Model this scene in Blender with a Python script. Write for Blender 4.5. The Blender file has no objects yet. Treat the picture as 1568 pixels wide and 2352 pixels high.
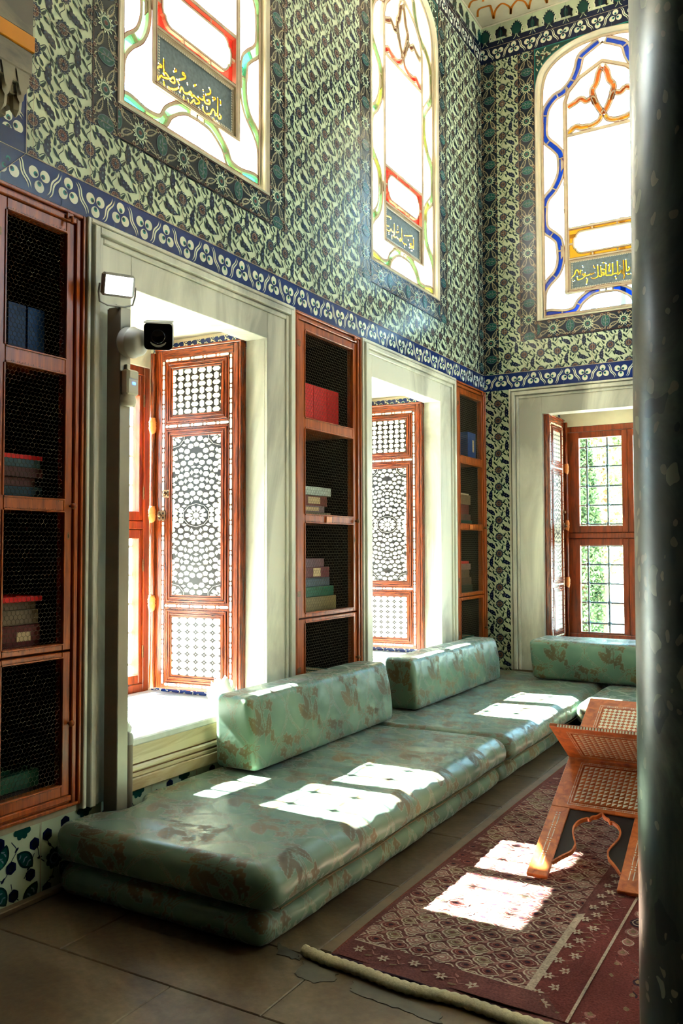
import bpy, math, random
import numpy as np
from mathutils import Matrix, Vector
PI = math.pi
random.seed(7); RNG = np.random.RandomState(7)
SC = bpy.context.scene
COL = SC.collection

# ------------------------------------------------------------------ materials
def s2l(c):
    return tuple(((x/255.0)/12.92 if x/255.0 <= .04045 else (((x/255.0)+.055)/1.055)**2.4) for x in c)

class NT:
    def __init__(s, name):
        s.m = bpy.data.materials.new(name); s.m.use_nodes = True
        s.t = s.m.node_tree; s.t.nodes.clear()
        s.out = s.n('ShaderNodeOutputMaterial')
    def n(s, kind, **kw):
        nd = s.t.nodes.new(kind)
        for k, v in kw.items():
            if k.startswith('i_'):
                key = k[2:]
                key = int(key) if key.isdigit() else key.replace('_', ' ')
                nd.inputs[key].default_value = v
            else: setattr(nd, k, v)
        return nd
    def l(s, a, ao, b, bi): s.t.links.new(a.outputs[ao], b.inputs[bi])
    def coord(s, scale=(1, 1, 1), out='Object', rot=(0, 0, 0)):
        tc = s.n('ShaderNodeTexCoord'); mp = s.n('ShaderNodeMapping')
        mp.inputs['Scale'].default_value = scale; mp.inputs['Rotation'].default_value = rot
        s.l(tc, out, mp, 'Vector'); return mp
    def ramp(s, stops):
        r = s.n('ShaderNodeValToRGB'); e = r.color_ramp.elements
        while len(e) < len(stops): e.new(.5)
        for k, (p, c) in enumerate(stops):
            e[k].position = p; e[k].color = (*c, 1) if len(c) == 3 else c
        return r

def principled(nt, rough=.5, spec=.5, color=None, **kw):
    b = nt.n('ShaderNodeBsdfPrincipled')
    b.inputs['Roughness'].default_value = rough
    b.inputs['Specular IOR Level'].default_value = spec
    if color: b.inputs['Base Color'].default_value = (*color, 1)
    for k, v in kw.items(): b.inputs[k.replace('_', ' ')].default_value = v
    nt.l(b, 0, nt.out, 0)
    return b

MATS = {}
def simple(name, rgb, rough=.5, spec=.5, var=0, vscale=20, bump=0, bscale=60, lin=False, **kw):
    """rgb in sRGB bytes; small procedural tone variation and bump"""
    if name in MATS: return MATS[name]
    c = rgb if lin else s2l(rgb)
    nt = NT(name); b = principled(nt, rough, spec, c, **kw)
    if var > 0:
        mp = nt.coord(); nz = nt.n('ShaderNodeTexNoise', i_Scale=vscale, i_Detail=4.0)
        nt.l(mp, 0, nz, 'Vector')
        r = nt.ramp([(.3, tuple(x*(1-var) for x in c)), (.7, tuple(min(1, x*(1+var)) for x in c))])
        nt.l(nz, 0, r, 0); nt.l(r, 0, b, 'Base Color')
    if bump > 0:
        mp = nt.coord(); nz = nt.n('ShaderNodeTexNoise', i_Scale=bscale, i_Detail=3.0)
        nt.l(mp, 0, nz, 'Vector'); bp = nt.n('ShaderNodeBump', i_Strength=bump, i_Distance=.002)
        nt.l(nz, 0, bp, 'Height'); nt.l(bp, 0, b, 'Normal')
    MATS[name] = nt.m; return nt.m

def glaze(name, rgb, var=.18, rough=.22):
    if name in MATS: return MATS[name]
    c = s2l(rgb); nt = NT(name); b = principled(nt, rough, .36, c)
    mp = nt.coord(); nz = nt.n('ShaderNodeTexNoise', i_Scale=3.1, i_Detail=5.0); nt.l(mp, 0, nz, 'Vector')
    r = nt.ramp([(.3, tuple(x*(1-var) for x in c)), (.72, tuple(min(1, x*(1+var)) for x in c))])
    nt.l(nz, 0, r, 0); nt.l(r, 0, b, 'Base Color')
    n2 = nt.n('ShaderNodeTexNoise', i_Scale=9.0, i_Detail=2.0); nt.l(mp, 0, n2, 'Vector')
    bp = nt.n('ShaderNodeBump', i_Strength=.25, i_Distance=.004); nt.l(n2, 0, bp, 'Height'); nt.l(bp, 0, b, 'Normal')
    MATS[name] = nt.m; return nt.m

def wood(name, dark, light, scale=(1, 1, 1), rough=.32, spec=.5, ring=14.0, streak=None):
    """grain runs along local Z of the mapping scale"""
    if name in MATS: return MATS[name]
    d, l = s2l(dark), s2l(light); nt = NT(name); b = principled(nt, rough, spec, l)
    mp = nt.coord(scale)
    nz = nt.n('ShaderNodeTexNoise', i_Scale=ring, i_Detail=6.0, i_Roughness=.62, i_Distortion=.6); nt.l(mp, 0, nz, 'Vector')
    stops = [(.32, d), (.62, l)]
    if streak: stops = [(.36, s2l(streak)), (.43, d), (.6, l)]
    r = nt.ramp(stops); nt.l(nz, 0, r, 0); nt.l(r, 0, b, 'Base Color')
    bp = nt.n('ShaderNodeBump', i_Strength=.12, i_Distance=.001); nt.l(nz, 0, bp, 'Height'); nt.l(bp, 0, b, 'Normal')
    MATS[name] = nt.m; return nt.m

def marble(name, base, vein, rough=.3, scale=2.2, stretch=(1, 1, .35), pos=(.42, .56)):
    if name in MATS: return MATS[name]
    bc, vc = s2l(base), s2l(vein); nt = NT(name); b = principled(nt, rough, .5, bc)
    mp = nt.coord(stretch)
    nz = nt.n('ShaderNodeTexNoise', i_Scale=scale, i_Detail=8.0, i_Roughness=.6, i_Distortion=1.4); nt.l(mp, 0, nz, 'Vector')
    r = nt.ramp([(pos[0], vc), (pos[1], bc)]); nt.l(nz, 0, r, 0); nt.l(r, 0, b, 'Base Color')
    bp = nt.n('ShaderNodeBump', i_Strength=.08, i_Distance=.003); nt.l(nz, 0, bp, 'Height'); nt.l(bp, 0, b, 'Normal')
    MATS[name] = nt.m; return nt.m

def glass_tint(name, rgb_lin, diffuse=.15, rough=.1):
    if name in MATS: return MATS[name]
    nt = NT(name)
    tr = nt.n('ShaderNodeBsdfTransparent'); tr.inputs[0].default_value = (*rgb_lin, 1)
    tl = nt.n('ShaderNodeBsdfTranslucent'); tl.inputs[0].default_value = (*[min(1, x*1.2) for x in rgb_lin], 1)
    mp = nt.coord(); nz = nt.n('ShaderNodeTexNoise', i_Scale=30.0, i_Detail=2.0); nt.l(mp, 0, nz, 'Vector')
    mr = nt.n('ShaderNodeMapRange'); mr.inputs['To Min'].default_value = diffuse*.5; mr.inputs['To Max'].default_value = diffuse*1.5
    nt.l(nz, 0, mr, 0)
    mx = nt.n('ShaderNodeMixShader'); nt.l(mr, 0, mx, 0); nt.l(tr, 0, mx, 1); nt.l(tl, 0, mx, 2)
    gl = nt.n('ShaderNodeBsdfGlossy'); gl.inputs['Roughness'].default_value = rough; gl.inputs[0].default_value = (.9, .9, .9, 1)
    m2 = nt.n('ShaderNodeMixShader', i_0=.04); nt.l(mx, 0, m2, 1); nt.l(gl, 0, m2, 2)
    nt.l(m2, 0, nt.out, 0); MATS[name] = nt.m; return nt.m

def emit(name, rgb_lin, strength):
    if name in MATS: return MATS[name]
    nt = NT(name); e = nt.n('ShaderNodeEmission'); e.inputs[0].default_value = (*rgb_lin, 1); e.inputs[1].default_value = strength
    nt.l(e, 0, nt.out, 0); MATS[name] = nt.m; return nt.m

# ------------------------------------------------------------------ mesh builder
class G:
    def __init__(s): s.v = []; s.nv = 0; s.loops = []; s.tot = []; s.mat = []; s.smooth = []; s.names = []
    def mi(s, m):
        if m not in s.names: s.names.append(m)
        return s.names.index(m)
    def raw(s, V, loops, tot, mats, smooth=False):
        V = np.asarray(V, float).reshape(-1, 3)
        s.v.append(V); s.loops.append(np.asarray(loops, np.int64)+s.nv); s.tot.append(np.asarray(tot, np.int64))
        s.mat.append(np.asarray(mats, np.int64)); s.smooth.append(np.full(len(tot), smooth, bool)); s.nv += len(V)
    def poly(s, pts, m):
        P = np.asarray(pts, float); n = len(P)
        if n < 3: return
        s.raw(P, np.arange(n), [n], [s.mi(m)])
    def faces(s, V, F, m, smooth=False):
        lo = [i for f in F for i in f]; s.raw(V, lo, [len(f) for f in F], [s.mi(m)]*len(F), smooth)
    def grid(s, P, m, smooth=True, closeu=False, closev=False):
        nu, nv = P.shape[0], P.shape[1]; idx = np.arange(nu*nv).reshape(nu, nv)
        a = idx if closeu else idx[:-1]; b = np.roll(idx, -1, 0) if closeu else idx[1:]
        if closev: a0, a1, b0, b1 = a, np.roll(a, -1, 1), b, np.roll(b, -1, 1)
        else: a0, a1, b0, b1 = a[:, :-1], a[:, 1:], b[:, :-1], b[:, 1:]
        Q = np.stack([a0, b0, b1, a1], -1).reshape(-1, 4)
        s.raw(P.reshape(-1, 3), Q.ravel(), [4]*len(Q), [s.mi(m)]*len(Q), smooth)
    def box(s, x0, x1, y0, y1, z0, z1, m, b=0.0, M=None):
        if x0 > x1: x0, x1 = x1, x0
        if y0 > y1: y0, y1 = y1, y0
        if z0 > z1: z0, z1 = z1, z0
        b = min(b, (x1-x0)*.45, (y1-y0)*.45, (z1-z0)*.45)
        if b <= 0:
            V = np.array([(x, y, z) for x in (x0, x1) for y in (y0, y1) for z in (z0, z1)], float)
            F = [(0, 1, 3, 2), (4, 6, 7, 5), (0, 4, 5, 1), (2, 3, 7, 6), (0, 2, 6, 4), (1, 5, 7, 3)]
        else:
            V = []; ix = {}
            for i, x in enumerate((x0, x1)):
                for j, y in enumerate((y0, y1)):
                    for k, z in enumerate((z0, z1)):
                        sx, sy, sz = (b if i == 0 else -b), (b if j == 0 else -b), (b if k == 0 else -b)
                        ix[(i, j, k, 0)] = len(V); V.append((x, y+sy, z+sz))
                        ix[(i, j, k, 1)] = len(V); V.append((x+sx, y, z+sz))
                        ix[(i, j, k, 2)] = len(V); V.append((x+sx, y+sy, z))
            V = np.array(V, float); F = []
            for i in (0, 1):
                q = [(i, 0, 0, 0), (i, 1, 0, 0), (i, 1, 1, 0), (i, 0, 1, 0)]; F.append([ix[a] for a in (q if i else q[::-1])])
            for j in (0, 1):
                q = [(0, j, 0, 1), (0, j, 1, 1), (1, j, 1, 1), (1, j, 0, 1)]; F.append([ix[a] for a in (q if j else q[::-1])])
            for k in (0, 1):
                q = [(0, 0, k, 2), (1, 0, k, 2), (1, 1, k, 2), (0, 1, k, 2)]; F.append([ix[a] for a in (q if k else q[::-1])])
            for i in (0, 1):
                for j in (0, 1): F.append([ix[(i, j, 0, 0)], ix[(i, j, 1, 0)], ix[(i, j, 1, 1)], ix[(i, j, 0, 1)]])
                for k in (0, 1): F.append([ix[(i, 0, k, 0)], ix[(i, 1, k, 0)], ix[(i, 1, k, 2)], ix[(i, 0, k, 2)]])
            for j in (0, 1):
                for k in (0, 1): F.append([ix[(0, j, k, 1)], ix[(1, j, k, 1)], ix[(1, j, k, 2)], ix[(0, j, k, 2)]])
            for a in ix:
                if a[3] == 0: F.append([ix[a], ix[a[:3]+(1,)], ix[a[:3]+(2,)]])
        if M is not None: V = M(V)
        s.faces(V, F, m)
    def tube(s, pts, r, m, n=8, cap=True, close=False):
        P = [Vector(p) for p in pts]; N = len(P); R = r if hasattr(r, '__len__') else [r]*N
        rings = []; up = None
        for i, p in enumerate(P):
            t = (P[(i+1) % N]-P[i-1]) if close else (P[min(i+1, N-1)]-P[max(i-1, 0)])
            t = t.normalized() if t.length > 0 else Vector((0, 0, 1))
            if up is None: up = Vector((0, 0, 1)) if abs(t.z) < .9 else Vector((1, 0, 0))
            a = t.cross(up)
            if a.length < 1e-6: a = t.orthogonal()
            a.normalize(); b = t.cross(a); up = b*-1 if False else up
            rings.append([p+(a*math.cos(k*2*PI/n)+b*math.sin(k*2*PI/n))*R[i] for k in range(n)])
        A = np.array([[tuple(q) for q in rr] for rr in rings]); s.grid(A, m, True, closeu=close, closev=True)
        if cap and not close:
            s.poly(A[0], m); s.poly(A[-1], m)
    def lathe(s, prof, c, m, n=24, axis=2, smooth=True, M=None):
        A = np.zeros((len(prof), n, 3))
        for i, (r, h) in enumerate(prof):
            for k in range(n):
                a = 2*PI*k/n; u, v = r*math.cos(a), r*math.sin(a)
                A[i, k] = (u, v, h) if axis == 2 else ((h, u, v) if axis == 0 else (u, h, v))
        A += np.array(c)
        if M is not None: A = M(A.reshape(-1, 3)).reshape(A.shape)
        s.grid(A, m, smooth, closev=True)
    def strip(s, pts2, w, m, M3, lay=0.0, thick=0.0, taper=False, close=False):
        """flat ribbon of width w along a 2-D path, mapped by M3(u,v,w)"""
        P = np.asarray(pts2, float); N = len(P)
        T = (np.roll(P, -1, 0)-np.roll(P, 1, 0)) if close else np.gradient(P, axis=0)
        T /= (np.linalg.norm(T, axis=1)[:, None]+1e-12); Nn = np.stack([-T[:, 1], T[:, 0]], 1)
        W = np.full(N, w/2.) if not taper else w/2.*np.sin(np.linspace(.12, PI-.12, N))**.6
        L = P+Nn*W[:, None]; R = P-Nn*W[:, None]
        if thick <= 0:
            V = np.concatenate([L, R]); V3 = M3(V[:, 0], V[:, 1], lay)
            F = [(i, (i+1) % N, N+(i+1) % N, N+i) for i in range(N if close else N-1)]; s.faces(V3, F, m)
        else:
            V3 = np.concatenate([M3(L[:, 0], L[:, 1], lay), M3(R[:, 0], R[:, 1], lay), M3(R[:, 0], R[:, 1], lay-thick), M3(L[:, 0], L[:, 1], lay-thick)])
            F = []
            for i in range(N if close else N-1):
                j = (i+1) % N
                for q in range(3 if True else 4): F.append((q*N+i, q*N+j, (q+1)*N+j, (q+1)*N+i))
                F.append((3*N+i, 3*N+j, j, i))
            if not close: F += [(0, N, 2*N, 3*N), (N-1, 2*N-1, 3*N-1, 4*N-1)]
            s.faces(V3, F, m)
    def empty(s): return s.nv == 0
    def build(s, name, parent=None, mats=None, weld=False):
        me = bpy.data.meshes.new(name)
        V = np.concatenate(s.v); L = np.concatenate(s.loops); T = np.concatenate(s.tot); Mi = np.concatenate(s.mat)
        me.vertices.add(len(V)); me.vertices.foreach_set('co', V.astype(np.float32).ravel())
        me.loops.add(len(L)); me.loops.foreach_set('vertex_index', L.astype(np.int32))
        me.polygons.add(len(T)); st = np.concatenate([[0], np.cumsum(T)[:-1]]); me.polygons.foreach_set('loop_start', st.astype(np.int32))
        me.polygons.foreach_set('material_index', Mi.astype(np.int32))
        me.polygons.foreach_set('use_smooth', np.concatenate(s.smooth))
        for m in s.names: me.materials.append(MATS[m] if isinstance(m, str) else m)
        me.update(calc_edges=True)
        o = bpy.data.objects.new(name, me); COL.objects.link(o)
        if parent is not None: o.parent = parent
        return o

def thing(name, label, cat, loc=(0, 0, 0), group=None, rotz=0):
    o = bpy.data.objects.new(name, None); COL.objects.link(o); o.location = loc; o.rotation_euler = (0, 0, rotz)
    o.empty_display_size = .05
    return tag(o, label, cat, group)
def tag(o, label, cat, group=None):
    o['label'] = label; o['category'] = cat
    if group: o['group'] = group
    return o
def struct(o, label=None):
    o['kind'] = 'structure'
    if label: o['label'] = label
    return o
def child(g, name, parent, label=None):
    o = g.build(name, parent)
    # geometry is written in world space: keep it there under a displaced parent
    if parent is not None:
        M = Matrix.Identity(4); q = parent
        while q is not None:
            M = Matrix.LocRotScale(q.location, q.rotation_euler, q.scale) @ M; q = q.parent
        o.data.transform(M.inverted())
    if label: o['label'] = label
    return o
def MXl(u, v, w):
    u = np.asarray(u, float); v = np.asarray(v, float)
    return np.stack([np.broadcast_to(w, u.shape).astype(float), u, v], -1)      # left wall: u=y v=z w=towards room
def MYf(u, v, w):
    u = np.asarray(u, float); v = np.asarray(v, float)
    return np.stack([u, -np.broadcast_to(w, u.shape).astype(float), v], -1)     # far wall: u=x v=z
def clip(P, r):
    """Sutherland-Hodgman against rect (u0,u1,v0,v1)"""
    for ax, lim, sg in ((0, r[0], 1), (0, r[1], -1), (1, r[2], 1), (1, r[3], -1)):
        if len(P) < 3: return P[:0]
        d = (P[:, ax]-lim)*sg
        if (d >= 0).all(): continue
        out = []
        for i in range(len(P)):
            a, b = P[i-1], P[i]; da, db = d[i-1], d[i]
            if (da >= 0) != (db >= 0):
                t = da/(da-db); out.append(a+(b-a)*t)
            if db >= 0: out.append(b)
        P = np.array(out).reshape(-1, 2)
    return P
class Motif:
    def __init__(s, size): s.P = []; s.size = size; s.packed = None
    def add(s, P, m, lay): s.P.append((np.asarray(P, float), m, lay))
    def pack(s, g):
        V = np.concatenate([p for p, m, l in s.P]); L = np.concatenate([np.full(len(p), l*.00045) for p, m, l in s.P])
        return V, L, [len(p) for p, m, l in s.P], [g.mi(m) for p, m, l in s.P]
    def tile(s, g, M3, rect, org, w0=.0012, flip=False, bg=None, phase=0):
        u0, u1, v0, v1 = rect; su, sv = s.size
        if bg: g.poly(M3(np.array([u0, u1, u1, u0]), np.array([v0, v0, v1, v1]), w0), bg)
        V, L, tot, mats = s.pack(g)
        bb = (V[:, 0].min(), V[:, 0].max(), V[:, 1].min(), V[:, 1].max())
        i0 = int(math.floor((u0-org[0]-bb[1])/su)); i1 = int(math.ceil((u1-org[0]-bb[0])/su))
        j0 = int(math.floor((v0-org[1]-bb[3])/sv)); j1 = int(math.ceil((v1-org[1]-bb[2])/sv))
        idx = np.arange(len(V))
        for i in range(i0, i1+1):
            for j in range(j0, j1+1):
                ou, ov = org[0]+i*su, org[1]+j*sv
                if ou+bb[1] <= u0 or ou+bb[0] >= u1 or ov+bb[3] <= v0 or ov+bb[2] >= v1: continue
                if ou+bb[0] >= u0 and ou+bb[1] <= u1 and ov+bb[2] >= v0 and ov+bb[3] <= v1:
                    g.raw(M3(V[:, 0]+ou, V[:, 1]+ov, w0+.0005+L), idx, tot, mats)
                else:
                    k = 0
                    for P, m, l in s.P:
                        Q = P+np.array([ou, ov])
                        if Q[:, 0].max() <= u0 or Q[:, 0].min() >= u1 or Q[:, 1].max() <= v0 or Q[:, 1].min() >= v1: continue
                        Q = clip(Q, rect)
                        if len(Q) >= 3: g.poly(M3(Q[:, 0], Q[:, 1], w0+.0005+l*.00045), m)
# ---- 2-D shapes
def circ(cx, cy, r, n=20, ry=None, a0=0, rot=0):
    a = np.linspace(0, 2*PI, n, endpoint=False)+a0; x, y = r*np.cos(a), (ry or r)*np.sin(a)
    return np.stack([cx+x*math.cos(rot)-y*math.sin(rot), cy+x*math.sin(rot)+y*math.cos(rot)], 1)
def scallop(cx, cy, r, k, depth=.12, per=4, point=False):
    n = k*per; a = np.arange(n)*2*PI/n; ph = (a*k/(2*PI)) % 1
    rr = r*(1-depth+depth*(np.abs(np.sin(PI*ph)) if not point else 1-np.abs(2*ph-1)))
    return np.stack([cx+rr*np.cos(a), cy+rr*np.sin(a)], 1)
def spine(cx, cy, ang, ln, curve, n):
    t = np.linspace(0, 1, n); a = ang+curve*(t-.5); d = np.stack([np.cos(a), np.sin(a)], 1)*ln/(n-1)
    P = np.cumsum(d, 0)-d; mid = P[n//2]; return P-mid+np.array([cx, cy]), a
def leaf(cx, cy, ang, ln, wd, curve=0., teeth=0, n=15, pk=.4):
    P, a = spine(cx, cy, ang, ln, curve, n); t = np.linspace(0, 1, n)
    w = wd/2*np.sin(PI*t**(math.log(.5)/math.log(pk)))**.8
    if teeth: w = w*(1-teeth*(np.arange(n) % 2))
    N = np.stack([-np.sin(a), np.cos(a)], 1)
    return np.concatenate([P+N*w[:, None], (P-N*w[:, None])[::-1][1:-1]])
def smooth_path(pts, n=6):
    P = np.asarray(pts, float)
    if len(P) < 3: return P
    Q = np.concatenate([[2*P[0]-P[1]], P, [2*P[-1]-P[-2]]]); out = []
    for i in range(1, len(Q)-2):
        for k in range(n):
            t = k/n; p0, p1, p2, p3 = Q[i-1], Q[i], Q[i+1], Q[i+2]
            out.append(.5*((2*p1)+(-p0+p2)*t+(2*p0-5*p1+4*p2-p3)*t*t+(-p0+3*p1-3*p2+p3)*t**3))
    out.append(P[-1]); return np.array(out)
def ribbon(pts, w, sm=4):
    P = smooth_path(pts, sm) if sm else np.asarray(pts, float)
    T = np.gradient(P, axis=0); T /= np.linalg.norm(T, axis=1)[:, None]+1e-12; N = np.stack([-T[:, 1], T[:, 0]], 1)*w/2
    return np.concatenate([P+N, (P-N)[::-1]])
# ------------------------------------------------------------------ palette
glaze('tile_cream', (200, 212, 180)); glaze('tile_navy', (9, 22, 54), .3); glaze('tile_black', (14, 24, 40), .3)
glaze('tile_cobalt', (12, 38, 104), .3); glaze('tile_pal', (26, 82, 74), .3); glaze('tile_maroon', (78, 40, 36), .3); glaze('tile_green', (12, 66, 60), .3)
glaze('tile_teal', (26, 120, 118), .25); glaze('tile_mid', (96, 116, 128), .2); glaze('tile_leaf', (10, 44, 42), .3)
glaze('tile_saz', (13, 27, 44), .3); glaze('tile_buff', (158, 150, 122), .2); glaze('tile_white', (222, 226, 206), .08); glaze('tile_peach', (188, 172, 148), .15)
simple('grout', (176, 164, 138), .8, .2, .12, 30)
simple('plaster', (222, 210, 184), .85, .2, .08, 4, .15, 25)
simple('plaster_dim', (140, 128, 106), .9, .2, .12, 3, .15, 25)
simple('plaster_wash', (212, 203, 182), .9, .1, .16, 5, .1, 20)
simple('tracery_plaster', (205, 186, 158), .8, .2, .1, 30)
simple('tracery_line', (112, 46, 34), .7, .2)
simple('paint_gold', (196, 112, 26), .7, .2, .15, 30)
marble('marble_white', (226, 222, 204), (158, 154, 140), .3, 2.0, (1, 1, .3), (.34, .56))
marble('marble_sill', (226, 210, 170), (186, 160, 118), .26, 3.0, (1.5, .5, 3), (.36, .56))
marble('marble_grey', (150, 138, 112), (104, 96, 84), .5, 1.6, (1, 1, 1))
simple('mould_dark', (120, 84, 52), .7, .3)
simple('gilt_band', (224, 140, 12), .5, .4, .1, 8)
wood('mahogany', (116, 46, 8), (176, 84, 24), (6, 6, .6), .3, .5, 9)
wood('window_wood', (96, 34, 8), (158, 64, 19), (6, 6, .6), .35, .5, 8)
wood('shutter_wood', (84, 30, 9), (146, 60, 21), (16, 16, .9), .24, .5, 10, streak=(52, 20, 12))
wood('shutter_rail', (84, 30, 9), (146, 60, 21), (1.2, 1.2, 18), .24, .5, 10, streak=(52, 20, 12))
wood('stand_wood', (150, 66, 26), (206, 108, 48), (3, 3, 3), .34, .5, 10)
simple('ebony', (26, 13, 9), .3, .5, .3, 40)
simple('black_velvet', (26, 16, 14), .55, .3)
simple('pearl', (226, 217, 192), .28, .6, .06, 40)
simple('pearl_thin', (214, 204, 188), .35, .5)
simple('bone_orange', (218, 128, 62), .4, .5, .2, 60)
simple('old_brass', (120, 88, 60), .4, .5, .3, 80, Metallic=.8)
simple('wire', (104, 96, 76), .5, .4, Metallic=.4)
simple('grille_paint', (84, 108, 110), .5, .4, .1, 40)
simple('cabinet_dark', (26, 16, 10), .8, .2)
simple('steel', (150, 142, 128), .32, .5, .1, 6, Metallic=.5)
simple('steel_dark', (136, 120, 100), .6, .4, .1, 6)
simple('cam_grey', (176, 172, 162), .45, .5)
simple('cam_black', (10, 12, 14), .12, .6)
simple('cam_lens', (4, 6, 10), .05, .8)
simple('device_cream', (206, 198, 176), .5, .4)
emit('led_blue', (.05, .15, 1.), 9.)
emit('lamp_glow', (.86, .97, 1.), 60.)
glass_tint('glass_clear', (.86, .92, .9), .0, .04)
glass_tint('glass_white', (.86, .9, .86), .06); glass_tint('glass_milk', (.86, .9, .84), .2)
glass_tint('glass_green', (.04, .115, .055), .3); glass_tint('glass_aqua', (.012, .12, .08), .3); glass_tint('glass_lime', (.06, .095, .014), .3)
glass_tint('glass_red', (.12, .005, .003), .25); glass_tint('glass_blue', (.001, .012, .13), .2); glass_tint('glass_orange', (.15, .022, .001), .25)
glass_tint('glass_amber', (.2, .06, .002), .25); glass_tint('glass_brown', (.04, .012, .007), .3); glass_tint('glass_gold', (.8, .4, .03), .3)
glass_tint('glass_bluegrey', (.11, .15, .19), .5)
simple('book_page', (176, 160, 124), .9, .1, .15, 200)
simple('book_label', (206, 182, 140), .9, .1, .1, 60)

def floor_mat():
    nt = NT('floor_stone'); b = principled(nt, .42, .45)
    mp = nt.coord((1, 1, 1))
    nz = nt.n('ShaderNodeTexNoise', i_Scale=1.3, i_Detail=8.0, i_Roughness=.65, i_Distortion=1.2); nt.l(mp, 0, nz, 'Vector')
    r = nt.ramp([(.32, s2l((66, 50, 34))), (.5, s2l((104, 84, 60))), (.7, s2l((140, 124, 98)))]); nt.l(nz, 0, r, 0)
    n2 = nt.n('ShaderNodeTexNoise', i_Scale=45.0, i_Detail=5.0); nt.l(mp, 0, n2, 'Vector')
    mx = nt.n('ShaderNodeMix', data_type='RGBA', blend_type='MULTIPLY'); mx.inputs[0].default_value = .5
    nt.l(r, 0, mx, 6); r2 = nt.ramp([(.3, (.55, .55, .55)), (.65, (1, 1, 1))]); nt.l(n2, 0, r2, 0); nt.l(r2, 0, mx, 7); nt.l(mx, 2, b, 'Base Color')
    bp = nt.n('ShaderNodeBump', i_Strength=.3, i_Distance=.004); nt.l(n2, 0, bp, 'Height'); nt.l(bp, 0, b, 'Normal')
    MATS['floor_stone'] = nt.m
floor_mat()
simple('floor_joint', (74, 60, 44), .9, .1, .3, 20)
simple('floor_strip', (112, 92, 66), .55, .4, .2, 12, .3, 50)
simple('floor_grey', (92, 86, 72), .6, .4, .25, 14, .4, 40)

def breccia():
    nt = NT('column_breccia'); b = principled(nt, .3, .5)
    mp = nt.coord((1, 1, .75))
    nz = nt.n('ShaderNodeTexNoise', i_Scale=3.0, i_Detail=9.0, i_Roughness=.68, i_Distortion=1.5); nt.l(mp, 0, nz, 'Vector')
    base = nt.ramp([(.3, s2l((22, 28, 24))), (.47, s2l((62, 64, 52))), (.6, s2l((90, 94, 76))), (.75, s2l((130, 124, 102)))]); nt.l(nz, 0, base, 0)
    # distorted coordinates for the clasts
    nd = nt.n('ShaderNodeTexNoise', i_Scale=9.0, i_Detail=3.0); nt.l(mp, 0, nd, 'Vector')
    add = nt.n('ShaderNodeMix', data_type='RGBA', blend_type='ADD'); add.inputs[0].default_value = .09; nt.l(mp, 0, add, 6); nt.l(nd, 1, add, 7)
    def clast(scale, thr, keep, colr, prev):
        v = nt.n('ShaderNodeTexVoronoi', i_Scale=scale); nt.l(add, 2, v, 'Vector')
        sep = nt.n('ShaderNodeSeparateColor'); nt.l(v, 'Color', sep, 0)
        a = nt.n('ShaderNodeMath', operation='LESS_THAN'); nt.l(v, 'Distance', a, 0); a.inputs[1].default_value = thr
        c = nt.n('ShaderNodeMath', operation='GREATER_THAN'); nt.l(sep, 0, c, 0); c.inputs[1].default_value = keep
        m = nt.n('ShaderNodeMath', operation='MULTIPLY'); nt.l(a, 0, m, 0); nt.l(c, 0, m, 1)
        f = nt.n('ShaderNodeMath', operation='MULTIPLY'); nt.l(m, 0, f, 0); f.inputs[1].default_value = .8
        x = nt.n('ShaderNodeMix', data_type='RGBA'); nt.l(f, 0, x, 0); nt.l(*prev, x, 6); x.inputs[7].default_value = (*s2l(colr), 1)
        return (x, 2)
    p = clast(11., .40, .92, (190, 150, 124), (base, 0))
    p = clast(26., .42, .84, (146, 144, 118), p)
    p = clast(20., .46, .82, (12, 14, 14), p)
    p = clast(52., .4, .84, (140, 128, 104), p)
    nt.l(*p, b, 'Base Color')
    MATS['column_breccia'] = nt.m
breccia()

def damask():
    nt = NT('damask_silk'); b = principled(nt, .36, .5)
    at = nt.n('ShaderNodeAttribute', attribute_name='pattern')
    mp = nt.coord(); nz = nt.n('ShaderNodeTexNoise', i_Scale=4.0, i_Detail=3.0); nt.l(mp, 0, nz, 'Vector')
    g = nt.ramp([(.35, s2l((88, 112, 98))), (.65, s2l((114, 138, 116)))]); nt.l(nz, 0, g, 0)
    p = nt.ramp([(.35, s2l((66, 58, 34))), (.65, s2l((108, 90, 50)))]); nt.l(nz, 0, p, 0)
    mx = nt.n('ShaderNodeMix', data_type='RGBA'); nt.l(at, 'Fac', mx, 0); nt.l(g, 0, mx, 6); nt.l(p, 0, mx, 7); nt.l(mx, 2, b, 'Base Color')
    mr = nt.n('ShaderNodeMapRange'); nt.l(at, 'Fac', mr, 0); mr.inputs['To Min'].default_value = .27; mr.inputs['To Max'].default_value = .6
    nt.l(mr, 0, b, 'Roughness')
    b.inputs['Sheen Weight'].default_value = .25; b.inputs['Sheen Roughness'].default_value = .4
    n2 = nt.n('ShaderNodeTexNoise', i_Scale=16.0, i_Detail=4.0); nt.l(mp, 0, n2, 'Vector')
    wv = nt.n('ShaderNodeTexWave', i_Scale=260.0, i_Distortion=.4, bands_direction='DIAGONAL'); nt.l(mp, 0, wv, 'Vector')
    ad = nt.n('ShaderNodeMath', operation='MULTIPLY_ADD'); nt.l(wv, 1, ad, 0); ad.inputs[1].default_value = .05; nt.l(n2, 0, ad, 2)
    bp = nt.n('ShaderNodeBump', i_Strength=.35, i_Distance=.004); nt.l(ad, 0, bp, 'Height'); nt.l(bp, 0, b, 'Normal')
    MATS['damask_silk'] = nt.m
damask()
simple('silk_cord', (96, 84, 54), .6, .3, .2, 90, .3, 200)
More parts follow.
